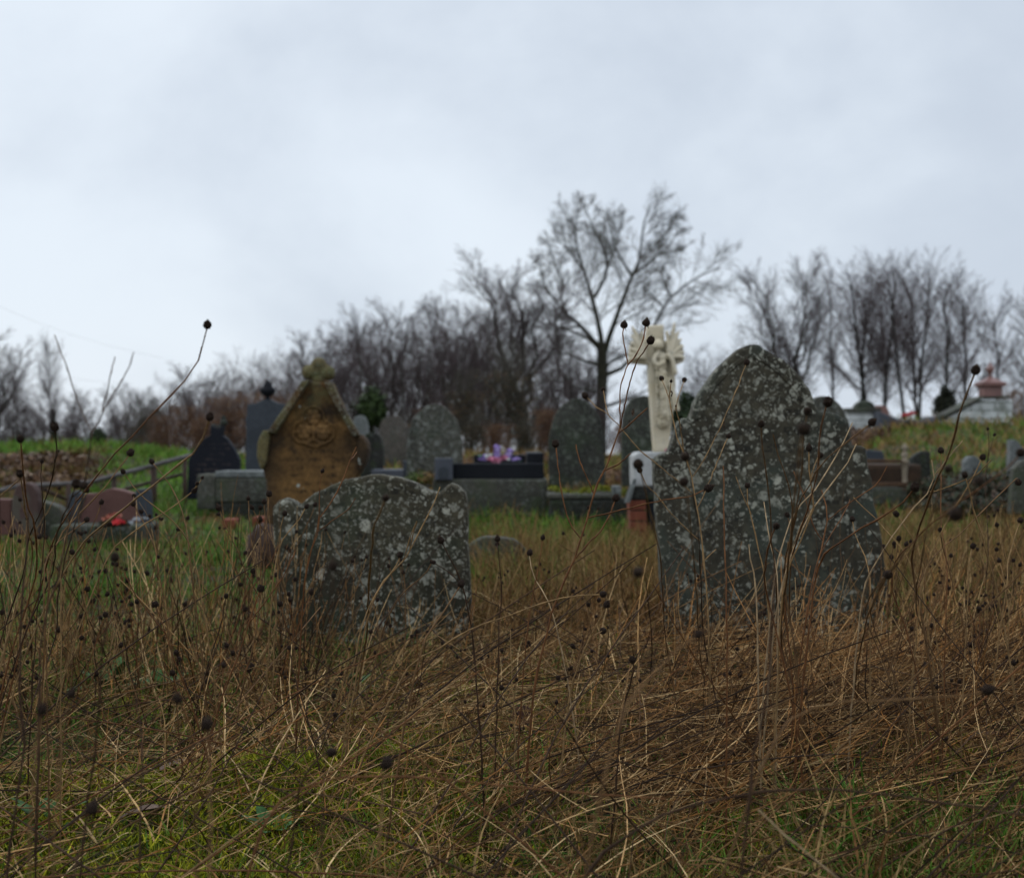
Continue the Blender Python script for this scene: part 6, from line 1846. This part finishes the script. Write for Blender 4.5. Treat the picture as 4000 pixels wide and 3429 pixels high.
# the big oak with traced limbs
co = q4(1800, 700, .579)
Yo = 58.0
xo = P(2344, 1640, Yo)
ob = Vector((xo.x, Yo, h(xo.x, Yo)))
T = Tree(77)
r = T.r


def OL(pts, depth):
    out = []
    for i, (a, b) in enumerate(pts):
        w = P(*co(a, b), Yo) - ob
        f = i / max(1, len(pts) - 1)
        out.append(Vector((w.x, depth * f, w.z)))
    return resample(catmull(out, 4), 9)


trunk = [Vector((P(2344, 1640, Yo).x - ob.x, 0, -.3))] + [Vector(((P(*co(a, b), Yo) - ob).x, 0, (P(*co(a, b), Yo) - ob).z)) for a, b in [(940, 1600), (950, 1450), (955, 1300), (955, 1200), (950, 1120)]]
tp, tr = T.limb(resample(trunk, 9), .30, .20, 0)
limbs = [([(955, 1180), (945, 1050), (915, 900), (880, 760), (850, 640), (800, 480), (780, 330), (740, 230)], .16, 1.2),
         ([(900, 800), (960, 690), (985, 600), (960, 480), (900, 380), (860, 290), (820, 200)], .10, -1.0),
         ([(965, 1180), (1020, 1010), (1080, 850), (1120, 730), (1165, 640), (1200, 540), (1210, 400), (1230, 280), (1260, 200)], .16, -1.0),
         ([(1150, 650), (1250, 580), (1330, 500), (1420, 430), (1480, 340)], .08, 1.5),
         ([(1150, 650), (1090, 540), (1040, 430), (1020, 300), (1000, 200)], .07, 1.0),
         ([(950, 1140), (880, 1080), (800, 990), (720, 930), (640, 850), (590, 780), (520, 740)], .14, -1.5),
         ([(720, 930), (680, 800), (690, 690), (640, 560), (600, 420)], .07, 1.0),
         ([(960, 1280), (1020, 1230), (1090, 1190), (1180, 1150), (1260, 1080)], .11, 1.8),
         ([(960, 1330), (1080, 1280), (1220, 1120), (1310, 970), (1350, 880), (1420, 790), (1520, 720), (1610, 670), (1700, 640)], .12, -2.2),
         ([(1360, 860), (1300, 780), (1230, 720)], .06, .6), ([(1420, 790), (1380, 700), (1370, 600)], .06, .8),
         ([(945, 1250), (860, 1230), (740, 1180), (620, 1160), (500, 1140)], .09, 1.2),
         ([(945, 1160), (850, 1080), (740, 1040), (620, 1010), (540, 900)], .09, -2.0),
         ([(950, 1440), (860, 1420), (740, 1390), (640, 1340)], .07, 1.0),
         ([(985, 600), (1040, 480), (1080, 340), (1110, 210)], .05, .8), ([(1200, 540), (1330, 440), (1400, 330), (1440, 240)], .05, -1.0),
         ([(850, 640), (760, 520), (700, 400), (690, 280)], .05, 1.0), ([(1330, 500), (1450, 480), (1560, 420)], .045, .8),
         ([(590, 780), (550, 650), (530, 500)], .045, .7), ([(800, 990), (700, 1000), (560, 1000), (430, 960)], .06, 1.2),
         ([(950, 1540), (1080, 1500), (1200, 1450), (1300, 1400)], .09, -1.2)]
for pts, rad0, dep in limbs:
    q, rr = T.limb(OL(pts, dep), rad0 * .85, .02, 1)
    Ll = sum((b - a).length for a, b in zip(q, q[1:]))
    T.grow(q, rr, 1, [None, (max(5, int(3.4 * Ll)), .14, .8, .40, .03, .08, 6), (10, .12, .68, .50, .02, .09, 4), (5, .10, .6, .66, .0, .09, 4)])
t = thing('oak_tree', 'big spreading bare oak, tallest tree, rising left of the angel cross', 'tree', ob)
for part, me in T.meshes(.0055, 2, ('bark', 'twig_oak')): put(part, me, t)

# overhead wires, far left
for i, (a, b, lab) in enumerate([((-150, 1130), (640, 1400), 'faint overhead wire, upper of the two in the left sky'), ((-150, 1360), (520, 1500), 'faint overhead wire, lower of the two in the left sky')]):
    p0 = P(*a, 90); p1 = P(*b, 90)
    pts = [p0.lerp(p1, k / 10) + Vector((0, 0, -.5 * math.sin(math.pi * k / 10))) for k in range(11)]
    V, Qd = tubes(np.array([[tuple(p) for p in pts]]), np.full((1, 11), .0045), 5)
    tag(put('overhead_wire', mesh_np('overhead_wire', V, Qd, M['pale_rail'])), lab, 'wire')

# ------------------------------------------------------------------ sky and light
w = bpy.data.worlds.new('World'); scene.world = w; w.use_nodes = True
nt = w.node_tree; nt.nodes.clear()
def nn(k): return nt.nodes.new(k)
out = nn('ShaderNodeOutputWorld'); bg = nn('ShaderNodeBackground'); nt.links.new(bg.outputs[0], out.inputs[0])
sky = nn('ShaderNodeTexSky'); sky.sky_type = 'NISHITA'; sky.sun_disc = False
SUN_EL, SUN_ROT = math.radians(42), math.radians(-40)
sky.sun_elevation = SUN_EL; sky.sun_rotation = SUN_ROT
sc_ = nn('ShaderNodeVectorMath'); sc_.operation = 'SCALE'; sc_.inputs['Scale'].default_value = .07
nt.links.new(sky.outputs[0], sc_.inputs[0])
tc = nn('ShaderNodeTexCoord')
sx = nn('ShaderNodeSeparateXYZ'); nt.links.new(tc.outputs['Generated'], sx.inputs[0])
mp = nn('ShaderNodeMapping'); mp.inputs['Scale'].default_value = (1.9, 1.9, 2.6); mp.inputs['Location'].default_value = (.9, .4, .25); nt.links.new(tc.outputs['Generated'], mp.inputs[0])
nz = nn('ShaderNodeTexNoise'); nz.inputs['Scale'].default_value = 2.6; nz.inputs['Detail'].default_value = 6; nz.inputs['Roughness'].default_value = .52; nz.inputs['Distortion'].default_value = .15
nt.links.new(mp.outputs[0], nz.inputs['Vector'])
# brighter to the upper left
lx = nn('ShaderNodeMath'); lx.operation = 'MULTIPLY_ADD'; lx.inputs[1].default_value = -.55; lx.inputs[2].default_value = 0.0; nt.links.new(sx.outputs[0], lx.inputs[0])
ad = nn('ShaderNodeMath'); ad.operation = 'ADD'; nt.links.new(nz.outputs['Fac'], ad.inputs[0]); nt.links.new(lx.outputs[0], ad.inputs[1])
cr = nn('ShaderNodeValToRGB')
cr.color_ramp.interpolation = 'EASE'
cr.color_ramp.elements[0].position = .20; cr.color_ramp.elements[0].color = (.62, .695, .80, 1)
cr.color_ramp.elements[1].position = .74; cr.color_ramp.elements[1].color = (.83, .91, 1.0, 1)
nt.links.new(ad.outputs[0], cr.inputs[0])
mx = nn('ShaderNodeMix'); mx.data_type = 'RGBA'; mx.inputs[0].default_value = .92
nt.links.new(sc_.outputs[0], mx.inputs[6]); nt.links.new(cr.outputs[0], mx.inputs[7])
nt.links.new(mx.outputs[2], bg.inputs[0])
# an overcast sky is brightest overhead
zb = nn('ShaderNodeMapRange'); zb.inputs[1].default_value = .34; zb.inputs[2].default_value = .9; zb.inputs[3].default_value = 1.0; zb.inputs[4].default_value = 2.0
nt.links.new(sx.outputs[2], zb.inputs[0]); nt.links.new(zb.outputs[0], bg.inputs[1])

sun = bpy.data.lights.new('sun', 'SUN'); sun.energy = .5; sun.angle = math.radians(25); sun.color = (1, .97, .93)
so = bpy.data.objects.new('sun', sun); COL.objects.link(so)
d = Vector((math.sin(SUN_ROT) * math.cos(SUN_EL), math.cos(SUN_ROT) * math.cos(SUN_EL), math.sin(SUN_EL)))
so.rotation_euler = d.to_track_quat('Z', 'Y').to_euler()

# ------------------------------------------------------------------ camera
cam = bpy.data.cameras.new('camera'); co_ = bpy.data.objects.new('camera', cam); COL.objects.link(co_)
co_.location = (0, 0, CZ); co_.rotation_euler = (math.radians(90), 0, 0)
cam.sensor_width = 36; cam.lens = 50; cam.clip_start = .05; cam.clip_end = 6000
cam.dof.use_dof = True; cam.dof.focus_distance = 2.75; cam.dof.aperture_fstop = 5.6
scene.camera = co_
scene.render.resolution_x = 1024; scene.render.resolution_y = 877
scene.view_settings.view_transform = 'Standard'; scene.view_settings.look = 'None'; scene.view_settings.exposure = 0; scene.view_settings.gamma = 1
scene.cycles.use_denoising = True
scene.cycles.max_bounces = 5; scene.cycles.diffuse_bounces = 3; scene.cycles.transparent_max_bounces = 4
